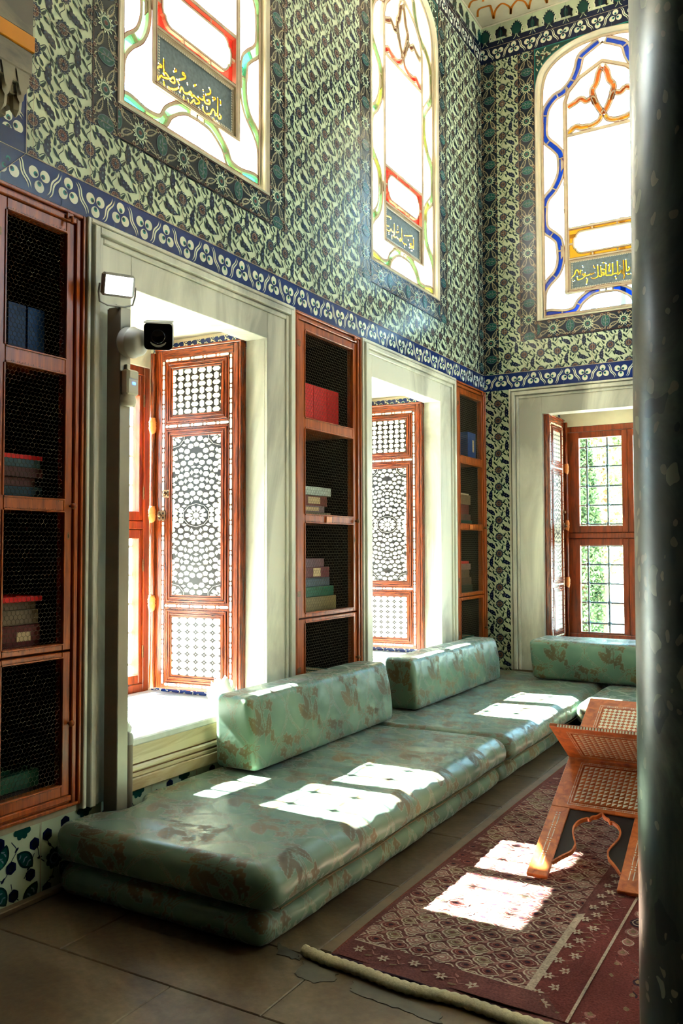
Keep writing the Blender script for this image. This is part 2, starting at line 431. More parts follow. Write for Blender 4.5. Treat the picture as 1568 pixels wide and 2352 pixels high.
def wool(name, rgb, var=.3):
    c = s2l(rgb); nt = NT(name); b = principled(nt, .95, .1)
    mp = nt.coord(); nz = nt.n('ShaderNodeTexNoise', i_Scale=160.0, i_Detail=3.0); nt.l(mp, 0, nz, 'Vector')
    r = nt.ramp([(.3, tuple(x*(1-var) for x in c)), (.7, tuple(min(1, x*(1+var)) for x in c))]); nt.l(nz, 0, r, 0)
    n3 = nt.n('ShaderNodeTexNoise', i_Scale=5.0, i_Detail=4.0); nt.l(mp, 0, n3, 'Vector'); r3 = nt.ramp([(.3, (.68, .68, .68)), (.7, (1.1, 1.1, 1.1))]); nt.l(n3, 0, r3, 0)
    mx = nt.n('ShaderNodeMix', data_type='RGBA', blend_type='MULTIPLY'); mx.inputs[0].default_value = 1.; nt.l(r, 0, mx, 6); nt.l(r3, 0, mx, 7); nt.l(mx, 2, b, 'Base Color')
    bp = nt.n('ShaderNodeBump', i_Strength=.6, i_Distance=.003); nt.l(nz, 0, bp, 'Height'); nt.l(bp, 0, b, 'Normal'); MATS[name] = nt.m
for n_, c_ in (('wool_maroon', (108, 64, 60)), ('wool_cream', (176, 156, 138)), ('wool_rose', (146, 102, 94)), ('wool_ink', (54, 36, 46)), ('wool_red', (110, 54, 50)), ('wool_olive', (126, 104, 80)), ('wool_rust', (116, 64, 48))): wool(n_, c_)
wool('cord_cream', (196, 184, 150), .15)
simple('dark_absorber', (46, 34, 24), .8, .2, .2, 4)  # dark finish added on unseen near surfaces to keep bounce light down
simple('panel_bluegrey', (112, 126, 132), .6, .4, .2, 60)
marble('marble_bright', (238, 236, 226), (200, 200, 192), .22, 2.0, (1, 1, 1), (.34, .56))
# ------------------------------------------------------------------ tile motifs
def saw(cx, cy, ang, ln, wd, curve, n=21, pk=.40):
    P, a = spine(cx, cy, ang, ln, curve, n); t = np.linspace(0, 1, n); w = wd/2*np.sin(PI*t**(math.log(.5)/math.log(pk)))**1.05
    i = np.arange(n); k = np.array([1., .94, .86, .74])[(i+1) % 4]; k2 = np.array([1., .94, .86, .74])[(i+3) % 4]; N = np.stack([-np.sin(a), np.cos(a)], 1)
    T = np.stack([np.cos(a), np.sin(a)], 1)*ln*.022
    L = P+N*(w*k)[:, None]+T*(k > .95)[:, None]; R = P-N*(w*k2*.9)[:, None]+T*(k2 > .95)[:, None]
    return np.concatenate([L, R[::-1][1:-1]])
def m_flower():
    S = .25; m = Motif((S, S)); q = lambda P: np.asarray(P)*S
    rnd = random.Random(3)
    def stem(pts, w=.011): m.add(ribbon(q(pts), w*S, 4), 'tile_leaf', 1)
    def slim(x, y, a, l=.13, w=.036): m.add(leaf(x*S, y*S, a, l*1.2*S, w*1.35*S, .35, 0, 9, .35), 'tile_leaf', 2)
    def feather(x, y, a, l, curve):
        l *= 1.14; m.add(saw(x*S, y*S, a, l*1.04*S, .145*S, curve), 'tile_navy', 3)
        P, an = spine(x*S, y*S, a, l*S, curve, 9)
        for k in (2, 4, 6): m.add(circ(P[k, 0], P[k, 1], .0165*S, 6), 'tile_mid', 4); m.add(circ(P[k, 0], P[k, 1], .006*S, 5), 'tile_navy', 5)
    def rosette(x, y, k):
        X, Y, r = x*S, y*S, .133*S
        m.add(scallop(X, Y, r, 12, .2, 4), 'tile_navy', 3)
        for i in range(12):
            a = (i+.5)*2*PI/12; m.add(circ(X+r*.8*math.cos(a), Y+r*.8*math.sin(a), .011*S, 5), 'tile_mid', 4)
        m.add(circ(X, Y, r*.6, 16), 'tile_peach', 4); m.add(circ(X, Y, r*.56, 16), 'tile_maroon', 5)
        for i in range(10):
            a = i*2*PI/10; P = np.array([(X+math.cos(a)*r*.25, Y+math.sin(a)*r*.25), (X+math.cos(a)*r*.53, Y+math.sin(a)*r*.53)]); m.add(ribbon(P, .004*S, 0), 'tile_peach', 6)
        m.add(circ(X, Y, r*.24, 10), 'tile_navy', 6); m.add(circ(X, Y, r*.1, 6), 'tile_mid', 7)
    for i in (0, 1):
        for j in (0, 1):
            cx, cy = .5*i, .5*j; s = 1 if (i+j) % 2 == 0 else -1
            # vines between neighbours
            stem([(cx, cy+.12), (cx+.06*s, cy+.2), (cx-.02*s, cy+.3), (cx, cy+.38)])
            stem([(cx+.1, cy+.06), (cx+.2, cy+.12), (cx+.28, cy+.02), (cx+.38, cy-.06)])
            stem([(cx+.06, cy+.2*s+.02), (cx+.16, cy+.24*s), (cx+.25, cy+.3*s), (cx+.3, cy+.42*s)])
            slim(cx+.1*s, cy+.2, 1.1*s+.3, .15); slim(cx-.09*s, cy+.27, 2.1, .13); slim(cx+.17, cy+.06, .9, .12); slim(cx+.21, cy-.03, -.6, .12)
            slim(cx+.3, cy+.1, 2.2, .12); slim(cx+.31, cy-.07, -1.2, .11); slim(cx-.12, cy-.13, .6+s, .11); slim(cx+.13, cy-.14, 2.2, .1)
            slim(cx+.04*s, cy+.33, -.9*s, .1)
    feather(.25, .27, 1.45, .30, -.7); feather(.74, .23, -.35, .29, 1.0); feather(.25, .76, 2.65, .29, 1.1); feather(.77, .75, 1.62, .30, .7)
    for i in (0, 1):
        for j in (0, 1): rosette(.5*i, .5*j, i+j)
    g = .0016
    m.add([(0, 0), (S, 0), (S, g), (0, g)], 'tile_peach', 8); m.add([(0, 0), (g, 0), (g, S), (0, S)], 'tile_peach', 8)
    return m
def m_saz(period=.25, W=.125):
    m = Motif((10., period)); h = W/2
    def feather(x, y, a, l):
        m.add(leaf(x, y, a, l*1.12, .034, .25, .34, 21, .4), 'tile_buff', 1); m.add(leaf(x, y, a, l*.78, .017, .25, .2, 13, .4), 'tile_saz', 2)
        P, an = spine(x, y, a, l, .25, 9)
        for k in (3, 4, 5): m.add(circ(P[k, 0], P[k, 1], .0022, 5), 'tile_buff', 3)
    for k in (0,):
        y = period*.5
        m.add(scallop(0, y, .043, 13, .40, 4, True), 'tile_cream', 3); m.add(scallop(0, y, .033, 13, .35, 4, True), 'tile_saz', 4); m.add(scallop(0, y, .028, 13, .2, 2, True), 'tile_cream', 4.5)
        m.add(circ(0, y, .0215, 14), 'tile_green', 5); m.add(circ(0, y, .0115, 12), 'tile_mid', 6); m.add(circ(0, y, .009, 12), 'tile_maroon', 7)
        # round green palmette on the joint
        m.add(circ(.004, 0, .042, 18, .031), 'tile_mid', 2); m.add(circ(.004, 0, .039, 18, .028), 'tile_pal', 3)
        for yy in (0,):
            for a in range(6):
                x = .004+.02*math.cos(a*PI/3); m.add(leaf(x, yy+.014*math.sin(a*PI/3), a*1.3, .022, .0065, .9, 0, 7), 'tile_mid', 4)
        for sx in (-1, 1):
            feather(sx*.026+.002, y-.068, PI/2+sx*.42, .066); feather(sx*.03-.002, y+.062, PI/2-sx*.5, .07)
            for yy in (y-.105, y-.03, y+.03, y+.1):
                m.add(scallop(sx*.052, yy, .0115, 6, .35, 3), 'tile_buff', 2); m.add(circ(sx*.052, yy, .006, 7), 'tile_maroon', 3)
                m.add(leaf(sx*.047, yy+.019, PI/2+sx, .022, .006, 1.2*sx, 0, 7), 'tile_buff', 1)
            m.add(leaf(sx*.042, y+.012, PI/2-sx*.9, .028, .006, -1.6*sx, 0, 7), 'tile_mid', 2)
            m.add([(sx*(h-.0032), 0), (sx*h, 0), (sx*h, period), (sx*(h-.0032), period)], 'tile_maroon', 8)
    m.add([(-h, 0), (h, 0), (h, .0014), (-h, .0014)], 'tile_buff', 8)
    return m
def m_trefoil(H=.124):
    m = Motif((.25, 10.)); c = H/2
    def tre(u, up):
        s = 1 if up else -1
        for dx, dy in ((0, .029*s), (-.0235, -.0135*s), (.0235, -.0135*s)):
            X, Y = u+dx, c+dy; m.add(circ(X, Y, .0202, 18), 'tile_white', 1)
            k = .45; m.add(circ(X-dx*k*.75, Y-dy*k*.75, .0088, 12), 'tile_teal', 2); m.add(circ(X-dx*k, Y-dy*k, .0055, 9), 'tile_navy', 3)
    def wave(u, s):
        t = np.linspace(0, 1, 15); L = .098
        for side in (-1, 1):
            off = side*.0054; w = .0068*np.sin(PI*t)**.6
            x = (t-.5)*L*.52*s; y = (t-.5)*L; nx, ny = .887, -.46*s
            wob = .0042*np.sin(t*2*PI*1.5)
            A = np.stack([u+x+nx*(off+wob+w/2), c+y+ny*(off+wob+w/2)], 1); B = np.stack([u+x+nx*(off+wob-w/2), c+y+ny*(off+wob-w/2)], 1)
            m.add(np.concatenate([A, B[::-1]]), 'tile_white', 1)
    tre(.03, True); wave(.0925, -1); tre(.155, False); wave(.2175, 1)
    m.add([(0, .001), (.0012, .001), (.0012, H-.001), (0, H-.001)], 'tile_mid', 1)
    return m
def m_crest(H=.178):
    m = Motif((.25, 10.))
    m.add([(0, 0), (.25, 0), (.25, .042), (0, .042)], 'tile_navy', 1)
    for u in (.0625, .3125-.25+.25*0):
        pass
    # spiky palmette
    a = np.linspace(-.25, PI+.25, 23); r = np.where(np.arange(23) % 2 == 0, 1., .78); k = 1-.28*np.abs(np.cos(a))
    m.add(np.concatenate([np.stack([.0625+.054*r*np.cos(a), .082+.078*r*k*np.sin(a)], 1), [(.045, .02), (.08, .02)]]), 'tile_saz', 2)
    m.add(np.concatenate([np.stack([.0625+.043*r*np.cos(a), .086+.06*r*k*np.sin(a)], 1), [(.055, .04), (.07, .04)]]), 'tile_green', 3)
    # round lobed palmette on the joint
    for off in (0., .25):
        a2 = np.linspace(-.5, PI+.5, 41); r2 = 1-.16*np.abs(np.cos(a2*4.5))
        m.add(np.concatenate([np.stack([off-.0625+.25*(off == 0.)+.05*r2*np.cos(a2), .085+.062*r2*np.sin(a2)], 1)]), 'tile_saz', 2) if off == 0. else None
    m.add(circ(.1875, .09, .014, 12, .03), 'tile_green', 3); m.add(circ(.1875, .085, .005, 8, .018), 'tile_black', 4)
    for sx in (-1, 1):
        m.add(ribbon([(.0625+sx*.004, .05), (.0625+sx*.009, .03), (.0625+sx*.024, .014)], .0035, 4), 'tile_cream', 4)
        m.add(ribbon([(.1875+sx*.008, .05), (.1875+sx*.012, .03), (.1875+sx*.022, .012)], .0035, 4), 'tile_cream', 4)
        for u in (.125, .0):
            X = u if u else 0.
            m.add(ribbon([(X+sx*.006+.0, .06), (X+sx*.02, .05), (X+sx*.022, .074), (X+sx*.012, .1)][:4], .0085, 4), 'tile_white', 5)
    m.add(ribbon([(.25-.006, .06), (.25-.02, .05), (.25-.022, .074), (.25-.012, .1)], .0085, 4), 'tile_white', 5)
    m.add([(.186, 0), (.1875, 0), (.1875, .165), (.186, .165)], 'tile_mid', 6)
    return m
def m_dado():
    S = .262; m = Motif((S, S))
    def hexa(x, y, r=.021): m.add(scallop(x, y, r, 6, .1, 2), 'tile_navy', 2); m.add(circ(x, y, r*.6, 6), 'tile_black', 3)
    def almond(x, y, a):
        m.add(leaf(x, y, a, .085, .05, .3, 0, 15, .5), 'tile_leaf', 2); m.add(leaf(x, y, a, .068, .036, .3, 0, 13, .5), 'tile_green', 3)
        P, an = spine(x, y, a, .06, .3, 7)
        for k in range(1, 6): m.add(leaf(P[k, 0]+.006*(-1)**k, P[k, 1], a+1.2*(-1)**k, .017, .005, 1, 0, 7), 'tile_mid', 4)
    m.add(scallop(.06, .13, .036, 8, .2, 4), 'tile_green', 2); m.add(circ(.06, .13, .02, 8), 'tile_mid', 3); m.add(circ(.06, .13, .015, 8), 'tile_leaf', 4)
    m.add(scallop(.191, 0, .036, 8, .2, 4), 'tile_green', 2)
    for x, y in ((.03, .215), (.03, .04), (.15, .15), (.105, .235), (.225, .105), (.1, .02), (.24, .2), (.16, .06)): hexa(x, y)
    almond(.115, .19, 1.1); almond(.11, .075, 2.2); almond(.205, .16, 2.4); almond(.225, .045, .8)
    for p in ([(.06, .16), (.04, .18), (.03, .2)], [(.06, .1), (.05, .07), (.03, .06)], [(.09, .13), (.12, .12), (.14, .14)], [(.15, .17), (.17, .2), (.15, .23)], [(.18, .04), (.16, .06), (.15, .1)], [(.2, .1), (.22, .13), (.24, .17)], [(.02, .13), (0, .15), (-.01, .19)]):
        m.add(ribbon(p, .0026, 4), 'tile_navy', 1)
        m.add(leaf(p[1][0], p[1][1], p[1][0]*60, .022, .008, .3, 0, 7), 'tile_navy', 1)
    m.add([(0, 0), (.004, 0), (.004, S), (0, S)], 'tile_peach', 6)
    return m
def m_blue():
    m = Motif((.085, .125))
    for x, y, r in ((.02, .02, .012), (.062, .055, .014), (.022, .088, .012)):
        m.add(scallop(x, y, r, 7, .3, 3), 'tile_white', 1); m.add(circ(x, y, r*.6, 8), 'tile_cobalt', 2); m.add(circ(x, y, r*.33, 6), 'tile_teal', 3)
    for p in ([(.03, .01), (.06, .01), (.075, .035), (.06, .04)], [(.01, .04), (.03, .06), (.045, .05)], [(.0, .1), (.012, .07), (.03, .068)], [(.04, .1), (.055, .085), (.075, .09), (.08, .115)], [(.035, .11), (.05, .122), (.07, .12)]):
        m.add(ribbon(p, .0038, 4), 'tile_white', 1)
        m.add(leaf(p[1][0], p[1][1], p[1][0]*90, .018, .008, .4, 0, 7), 'tile_white', 1)
    return m
FLOWER, SAZ, TRE, CREST, DADO, BLUE = m_flower(), m_saz(), m_trefoil(), m_crest(), m_dado(), m_blue()

# ------------------------------------------------------------------ wall shells
ZB0, ZB1, ZC0, ZC1, ZTOP = 2.3205, 2.444, 4.857, 4.972, 5.15
WZ0 = 2.82                                      # sill of the coloured windows
def arch(hw, zb=WZ0, zs=4.45, za=4.85, n=1):
    h = [(1., zb), (1., 3.2), (1., 3.7), (1., 4.1), (1., zs), (.985, zs+(za-zs)*.3), (.93, zs+(za-zs)*.53), (.82, zs+(za-zs)*.7), (.64, zs+(za-zs)*.84), (.36, zs+(za-zs)*.95), (0, za)]
    h = h[:4]+[tuple(q) for q in smooth_path(h[4:], 5)]; h = [(a*hw, b) for a, b in h]
    return np.array([(-a, b) for a, b in h]+[(a, b) for a, b in h[::-1][1:]])
def wall_cells(g, M3, us, vs, opens, th, m):
    us = sorted(set(us)); vs = sorted(set(vs)); nu, nv = len(us)-1, len(vs)-1
    op = np.zeros((nu+2, nv+2), bool)
    for i in range(nu):
        for j in range(nv):
            cu, cv = (us[i]+us[i+1])/2, (vs[j]+vs[j+1])/2
            op[i+1, j+1] = any(a < cu < b and c < cv < d for a, b, c, d in opens)
    op[0] = op[-1] = False; op[:, 0] = op[:, -1] = False
    for i in range(nu):
        for j in range(nv):
            if op[i+1, j+1]: continue
            u0, u1, v0, v1 = us[i], us[i+1], vs[j], vs[j+1]
            for w in (0, -th): g.poly(M3([u0, u1, u1, u0], [v0, v0, v1, v1], w), m)
            for di, dj, e in ((-1, 0, (u0, v0, u0, v1)), (1, 0, (u1, v0, u1, v1)), (0, -1, (u0, v0, u1, v0)), (0, 1, (u0, v1, u1, v1))):
                edge = (i+di < 0 or i+di >= nu or j+dj < 0 or j+dj >= nv)
                if edge or op[i+1+di, j+1+dj]:
                    g.poly(np.concatenate([M3([e[0], e[2]], [e[1], e[3]], 0), M3([e[2], e[0]], [e[3], e[1]], -th)]), m)
def swap(M3): return lambda u, v, w: M3(v, u, w)
def saz_v(g, M3, uc, v0, v1, W=.125, org=0.):
    g.poly(M3([uc-W/2, uc+W/2, uc+W/2, uc-W/2], [v0, v0, v1, v1], .0012), 'tile_saz'); SAZ.tile(g, M3, (uc-W/2, uc+W/2, v0, v1), (uc, org))
def saz_h(g, M3, vc, u0, u1, W=.125, org=0.):
    N = swap(M3); g.poly(N([vc-W/2, vc+W/2, vc+W/2, vc-W/2], [u0, u0, u1, u1], .0012), 'tile_saz'); SAZ.tile(g, N, (vc-W/2, vc+W/2, u0, u1), (vc, org))
def window_surround(g, M3, c):
    hw, W = .492, .128
    saz_v(g, M3, c-hw-W/2, WZ0-.145, ZC0, W, 2.7); saz_v(g, M3, c+hw+W/2, WZ0-.145, ZC0, W, 2.7)
    saz_h(g, M3, WZ0-.01-W/2-.006, c-hw, c+hw, W+.012, c)
    # spandrels
    A = arch(hw, WZ0-.01, 4.45, 4.862); n = len(A)//2
    for s in (0, 1):
        P = A[4:n+1] if s == 0 else A[n:-4]
        cor = (-hw, ZC0) if s == 0 else (hw, ZC0)
        P = np.minimum(P, np.array([9, ZC0])); Q = np.concatenate([P, [cor]])+np.array([c, 0])
        g.poly(M3(Q[:, 0], Q[:, 1], .0015), 'tile_teal')
        ctr = Q.mean(0); Q2 = Q*.0+Q; k = np.array([cor[0]+c, cor[1]]); R = k+(Q-k)*.86+np.array([.007*(1 if s == 0 else -1), -.007])
        g.poly(M3(R[:, 0], R[:, 1], .0022), 'tile_green')
        rr = random.Random(5+s)
        for t in range(46):
            a, b = rr.random(), rr.random()
            if a+b > 1: a, b = 1-a, 1-b
            p = k+np.array([(.02+a*.20)*(1 if s == 0 else -1), -(.02+b*.21)])
            ins = (p[1] > np.interp(abs(p[0]-c), *zip(*sorted([(abs(q[0]), q[1]) for q in A[:n+1]])))+.02)
            if not ins: continue
            L = leaf(p[0], p[1], rr.random()*6, .03, .009, rr.random()*2-1, 0, 9); g.poly(M3(L[:, 0], L[:, 1], .0028), 'tile_cream' if t % 4 else 'tile_maroon')
    # rounded plaster reveal and the tunnel through the wall
    loops = []
    for hh, zb, za, w in ((.494, WZ0-.012, 4.864, .002), (.487, WZ0-.006, 4.856, .007), (.474, WZ0, 4.846, 0.), (.458, WZ0+.006, 4.836, -.018), (.455, WZ0+.008, 4.834, -.03), (.46, WZ0+.008, 4.834, -.66)):
        A = arch(hh, zb, 4.45, za); loops.append(M3(A[:, 0]+c, A[:, 1], w))
    P = np.stack(loops); g.grid(P, 'plaster_wash', False, closev=True)

gl = G()
L_OPEN = [(-3.758, -2.873, .41, 2.18), (-1.839, -.866, .41, 2.18), (-4.395, -3.985, .265, 2.315), (-2.648, -1.968, .265, 2.315), (-.612, -.02, .265, 2.315)]
WC1, WC2, WC3 = -3.33, -1.328, .908
for c in (WC1, WC2): L_OPEN.append((c-.46, c+.46, WZ0, 4.855))
us = [-8.2, 0.]; vs = [0., ZTOP+.15]
for a, b, c, d in L_OPEN: us += [a, b]; vs += [c, d]
wall_cells(gl, MXl, us, vs, L_OPEN, .72, 'plaster')
YE = -4.234
def flower(g, M3, rect, org): FLOWER.tile(g, M3, rect, org, bg='tile_cream')
oL = (-3.958, ZB1)
for r in ((YE, WC1-.62, 2.675, ZC0), (WC1+.62, WC2-.62, 2.675, ZC0), (WC2+.62, -.118, 2.675, ZC0), (YE, -.118, ZB1, 2.675)): flower(gl, MXl, r, oL)
window_surround(gl, MXl, WC1); window_surround(gl, MXl, WC2)
saz_v(gl, MXl, -.059, ZB1, ZC0, .118, 2.5)
def trefoil_h(g, M3, u0, u1, v0, H=.124, org=0., col='tile_cobalt'):
    g.poly(M3([u0, u1, u1, u0], [v0, v0, v0+H, v0+H], .0012), col)
    TRE.tile(g, M3, (u0, u1, v0, v0+H), (org, v0)); e = .0022
    g.poly(M3([u0, u1, u1, u0], [v0+H-e, v0+H-e, v0+H, v0+H], .003), 'tile_peach')
trefoil_h(gl, MXl, YE-.124, 0, ZB0, org=-4.083)
trefoil_h(gl, MXl, YE, 0, ZC0, .115, col='tile_navy')
# the band that turns upwards beside the arch
N = swap(lambda u, v, w: MXl(u, v, w)); gl.poly(MXl([YE-.124, YE, YE, YE-.124], [ZB0, ZB1, ZC1, ZC1], .0024), 'tile_cobalt')
TRE.tile(gl, N, (ZB1+.06, ZC1, YE-.124, YE), (2.49, YE-.124), w0=.0024)
gl.poly(MXl([YE-.003, YE, YE, YE-.003], [ZB1, ZB1, ZC1, ZC1], .0068), 'tile_peach')
gl.poly(MXl([YE-.124, YE-.121, YE, YE-.002], [ZB0, ZB0, ZB1, ZB1], .0068), 'tile_peach')
gl.poly(MXl([YE, 0, 0, YE], [ZC1, ZC1, ZTOP, ZTOP], .0012), 'tile_cream'); CREST.tile(gl, MXl, (YE, 0, ZC1, ZTOP), (-4.1, ZC1))
# dado tiles under the marble
gl.poly(MXl([-8.2, 0, 0, -8.2], [0, 0, .243, .243], .0012), 'tile_cream'); DADO.tile(gl, MXl, (-4.7, 0, .018, .243), (-4.145, -.019))
gl.poly(MXl([-8.2, 0, 0, -8.2], [.243, .243, .265, .265], .004), 'grout'); gl.box(0, .03, -8.2, 0, 0, .018, 'floor_strip', .003)
# niche linings: white marble at the mouth, blue and white tiles farther in
for y0, y1 in ((-3.758, -2.873), (-1.839, -.866)):
    e = .0015
    for y in (y0+e, y1-e):
        s = 1 if y < (y0+y1)/2 else -1
        gl.poly([(0, y, .41), (-.105, y, .41), (-.105, y, 2.12), (0, y, 2.12)], 'marble_white')
        f = lambda u, v, w, y=y, s=s: np.stack([np.asarray(u, float), y+s*np.broadcast_to(w, np.shape(u)), np.asarray(v, float)], -1)
        BLUE.tile(gl, f, (-.69, -.58, .43, 2.165), (-.69, .43), w0=0, bg='tile_cobalt'); BLUE.tile(gl, f, (-.58, -.105, 2.08, 2.165), (-.58, 2.08), w0=0, bg='tile_cobalt')
        BLUE.tile(gl, f, (-.58, -.105, .41, .47), (-.58, .41), w0=0, bg='tile_cobalt')
        gl.poly(f([-.72, -.69, -.69, -.72], [.41, .41, 2.18, 2.18], .001), 'plaster_wash')
struct(gl.build('wall_left'))

gf = G()
F_OPEN = [(.445, 1.447, .41, 2.18), (WC3-.46, WC3+.46, WZ0, 4.855)]
us = [-.72, 4.4]; vs = [0., ZTOP+.15]
for a, b, c, d in F_OPEN: us += [a, b]; vs += [c, d]
wall_cells(gf, MYf, us, vs, F_OPEN, .66, 'plaster')
oF = (.04, ZB1)
flower(gf, MYf, (.118, WC3-.62, 2.675, ZC0), (.165, 2.51)); flower(gf, MYf, (.118, 2.8, ZB1, 2.675), (.0645, ZB1)); flower(gf, MYf, (WC3+.62, 2.8, 2.675, ZC0), (.04, ZB1))
saz_v(gf, MYf, .059, ZB1, ZC0, .118, 2.56)
window_surround(gf, MYf, WC3)
trefoil_h(gf, MYf, 0, 2.8, ZB0, org=.103); trefoil_h(gf, MYf, 0, 2.8, ZC0, .115, org=-.02, col='tile_navy')
gf.poly(MYf([0, 2.8, 2.8, 0], [ZC1, ZC1, ZTOP, ZTOP], .0012), 'tile_cream'); CREST.tile(gf, MYf, (0, 2.8, ZC1, ZTOP), (-.03, ZC1))
flower(gf, MYf, (0, .197, .0, ZB0), (-.018, -.03)); flower(gf, MYf, (1.697, 2.8, .0, ZB0), (-.018, -.03))
for x in (.4465, 1.4455):
    s = 1 if x < 1 else -1
    gf.poly([(x, 0, .41), (x, .08, .41), (x, .08, 2.12), (x, 0, 2.12)], 'marble_white')
    f = lambda u, v, w, x=x, s=s: np.stack([x+s*np.broadcast_to(w, np.shape(u)), np.asarray(u, float), np.asarray(v, float)], -1)
    BLUE.tile(gf, f, (.4, .485, .41, 2.165), (.4, .43), w0=0, bg='tile_cobalt'); gf.poly(f([.08, .4, .4, .08], [.41, .41, 2.18, 2.18], .0008), 'plaster')
struct(gf.build('wall_back'))

# marble surrounds of the niches
def marble_frame(M3, a0, a1, o0, o1, zt_in, name, drop=0.):
    g = G(); T = [(0, .028), (.018, .014), (.026, .040), (.05, .022), (.058, .026), (.075, .018)]
    def bar(u0, u1, v0, v1, w0, w1, b=.003):
        V = []; g.box(u0, u1, v0, v1, w0, w1, 'marble_white', b, M=lambda V: M3(V[:, 0], V[:, 1], V[:, 2]))
    zt = ZB0-.003
    # nested mouldings from the outside in
    rings = [(0, .016, .026), (.016, .024, .012), (.024, .05, .036), (.05, .056, .018), (.056, .075, .024)]
    for r0, r1, w in rings:
        bar(a0+r0, a0+r1, .246, zt-r0, -.002, w); bar(a1-r1, a1-r0, .246, zt-r0, -.002, w); bar(a0+r1, a1-r1, zt-r1, zt-r0, -.002, w)
    bar(a0+.075, o0, .246, zt-.075, -.002, .014, .002); bar(o1, a1-.075, .246, zt-.075, -.002, .014, .002)
    bar(o0, o1, zt_in, zt-.075, -.104, .014, .002)
    g2 = G()
    return g, g2
def sill(g, M3, o0, o1, depth):
    def bar(u0, u1, v0, v1, w0, w1, m='marble_sill', b=.002): g.box(u0, u1, v0, v1, w0, w1, m, b, M=lambda V: M3(V[:, 0], V[:, 1], V[:, 2]))
    bar(o0, o1, .409, .436, -depth, .018, 'marble_bright', .005)
    bar(o0, o1, .342, .409, -.002, .014); bar(o0, o1, .336, .342, -.002, .008, 'mould_dark', 0); bar(o0, o1, .314, .336, -.002, .019, b=.006)
    bar(o0, o1, .308, .314, -.002, .01, 'mould_dark', 0); bar(o0, o1, .292, .308, -.002, .016, b=.004); bar(o0, o1, .246, .292, -.002, .024, b=.003)
for i, (M3, a0, a1, o0, o1) in enumerate(((MXl, -3.982, -2.65, -3.758, -2.873), (MXl, -1.966, -.613, -1.839, -.866), (MYf, .197, 1.697, .445, 1.447))):
    if i == 1: pass
    g, _ = marble_frame(M3, a0, a1, o0, o1, 2.118, '')
    sill(g, M3, o0, o1, .70 if i < 2 else .43)
    struct(g.build('trim_%d' % (i+1)))

# ceiling with painted gilt honeycomb, floor, remaining walls
gc = G(); gc.box(-.72, 4.4, -4.5, .66, ZTOP, ZTOP+.12, 'plaster_wash'); gc.box(-.72, 4.4, -8.2, -4.5, ZTOP, ZTOP+.12, 'dark_absorber')  # unseen near part darkened to cut light bounced off the ceiling
CE = [[(.031, -.15), (.071, -.229), (.148, -.232), (.158, -.21), (.127, -.067)], [(.127, -.067), (.175, -.157), (.235, -.207), (.263, -.185), (.279, -.128), (.257, -.055)], [(.257, -.055), (.292, -.131), (.346, -.183), (.372, -.173), (.395, -.14), (.395, -.044)], [(.395, -.044), (.426, -.115), (.47, -.165), (.531, -.14), (.531, -.044)]]
for k in range(9):
    x = .531+.135*k; CE.append([(x, -.044), (x+.03, -.12), (x+.07, -.16), (x+.11, -.13), (x+.135, -.044)])
for k in range(30):
    y = -.286-.13*k; CE.append([(.012, y), (.057, y-.056), (.11, y-.06), (.12, y-.11), (.012, y-.13)])
for k in range(12):
    for j in range(24):
        x, y = .13+.135*k+(j % 2)*.067, -.3-.11*j; CE.append([(x, y), (x+.03, y-.05), (x+.067, y-.07), (x+.105, y-.05), (x+.135, y)])
for k, c in enumerate(CE):
    P = smooth_path(c, 5); M3 = lambda u, v, w: np.stack([u, v, np.full(np.shape(u), ZTOP-w)], -1)
    gc.strip(P, .016, 'paint_gold', M3, lay=.002, thick=.0015)
gc.box(0, 4.4, -.012, 0, ZTOP-.012, ZTOP, 'plaster_wash', .004); gc.box(0, .012, -8.2, 0, ZTOP-.012, ZTOP, 'plaster_wash', .004)
struct(gc.build('ceiling'))

gw = G()
R_OPEN = [(-1.5, -.5, 2.82, 4.7)]
MXr = lambda u, v, w: np.stack([4.4-np.broadcast_to(w, np.shape(u)).astype(float), np.asarray(u, float), np.asarray(v, float)], -1)
us = [-8.2, .66]; vs = [0., ZTOP+.15]
for a, b, c, d in R_OPEN: us += [a, b]; vs += [c, d]
wall_cells(gw, MXr, us, vs, R_OPEN, .5, 'plaster')
struct(gw.build('wall_right'))
gw = G(); gw.box(.0, .02, -8.0, -4.73, .3, ZTOP, 'dark_absorber'); gw.box(-.72, 4.9, -8.3, -8.0, 0, ZTOP+.15, 'dark_absorber'); gw.box(4.36, 4.39, -8.0, -4.66, 0, ZTOP, 'dark_absorber'); struct(gw.build('wall_front'))  # dark sheets added behind the view to soak up stray light

g = G(); g.box(-.72, 4.9, -8.7, .66, -.2, -.004, 'floor_joint')
def slab(x0, x1, y0, y1, m='floor_stone', z=0., b=.004): g.box(x0+.0014, x1-.0014, y0+.0014, y1-.0014, -.02, z, m, .0025)
rr = random.Random(2)
# strip of paving between divan and rug, then the rug's bed
ys = [-8.2, -7.2, -6.3, -5.4, -4.83, -4.36]
x_edges = [0, .62, 1.35, 2.2, 3.1, 4.4]
for j in range(len(ys)-1):
    off = rr.uniform(-.2, .2)
    xe = [0]+[x+off for x in x_edges[1:-1]]+[4.4]
    for i in range(len(xe)-1): slab(xe[i], xe[i+1], ys[j], ys[j+1])
slab(0, .34, -4.36, -4.04); slab(.34, 1.04, -4.36, -4.04)
yy = -4.04
while yy < 0:
    y2 = min(0, yy+rr.uniform(.4, .62)); slab(0, .985, yy, y2); yy = y2
g.box(.988, 1.03, -4.0, 0, -.02, .004, 'floor_strip', .004)
for (x0, x1, y0, y1) in ((1.04, 2.6, -4.36, -4.0), (2.6, 4.4, -4.36, -4.0), (1.033, 2.6, -4.0, 0), (2.6, 4.4, -4.0, 0)): slab(x0, x1, y0, y1)
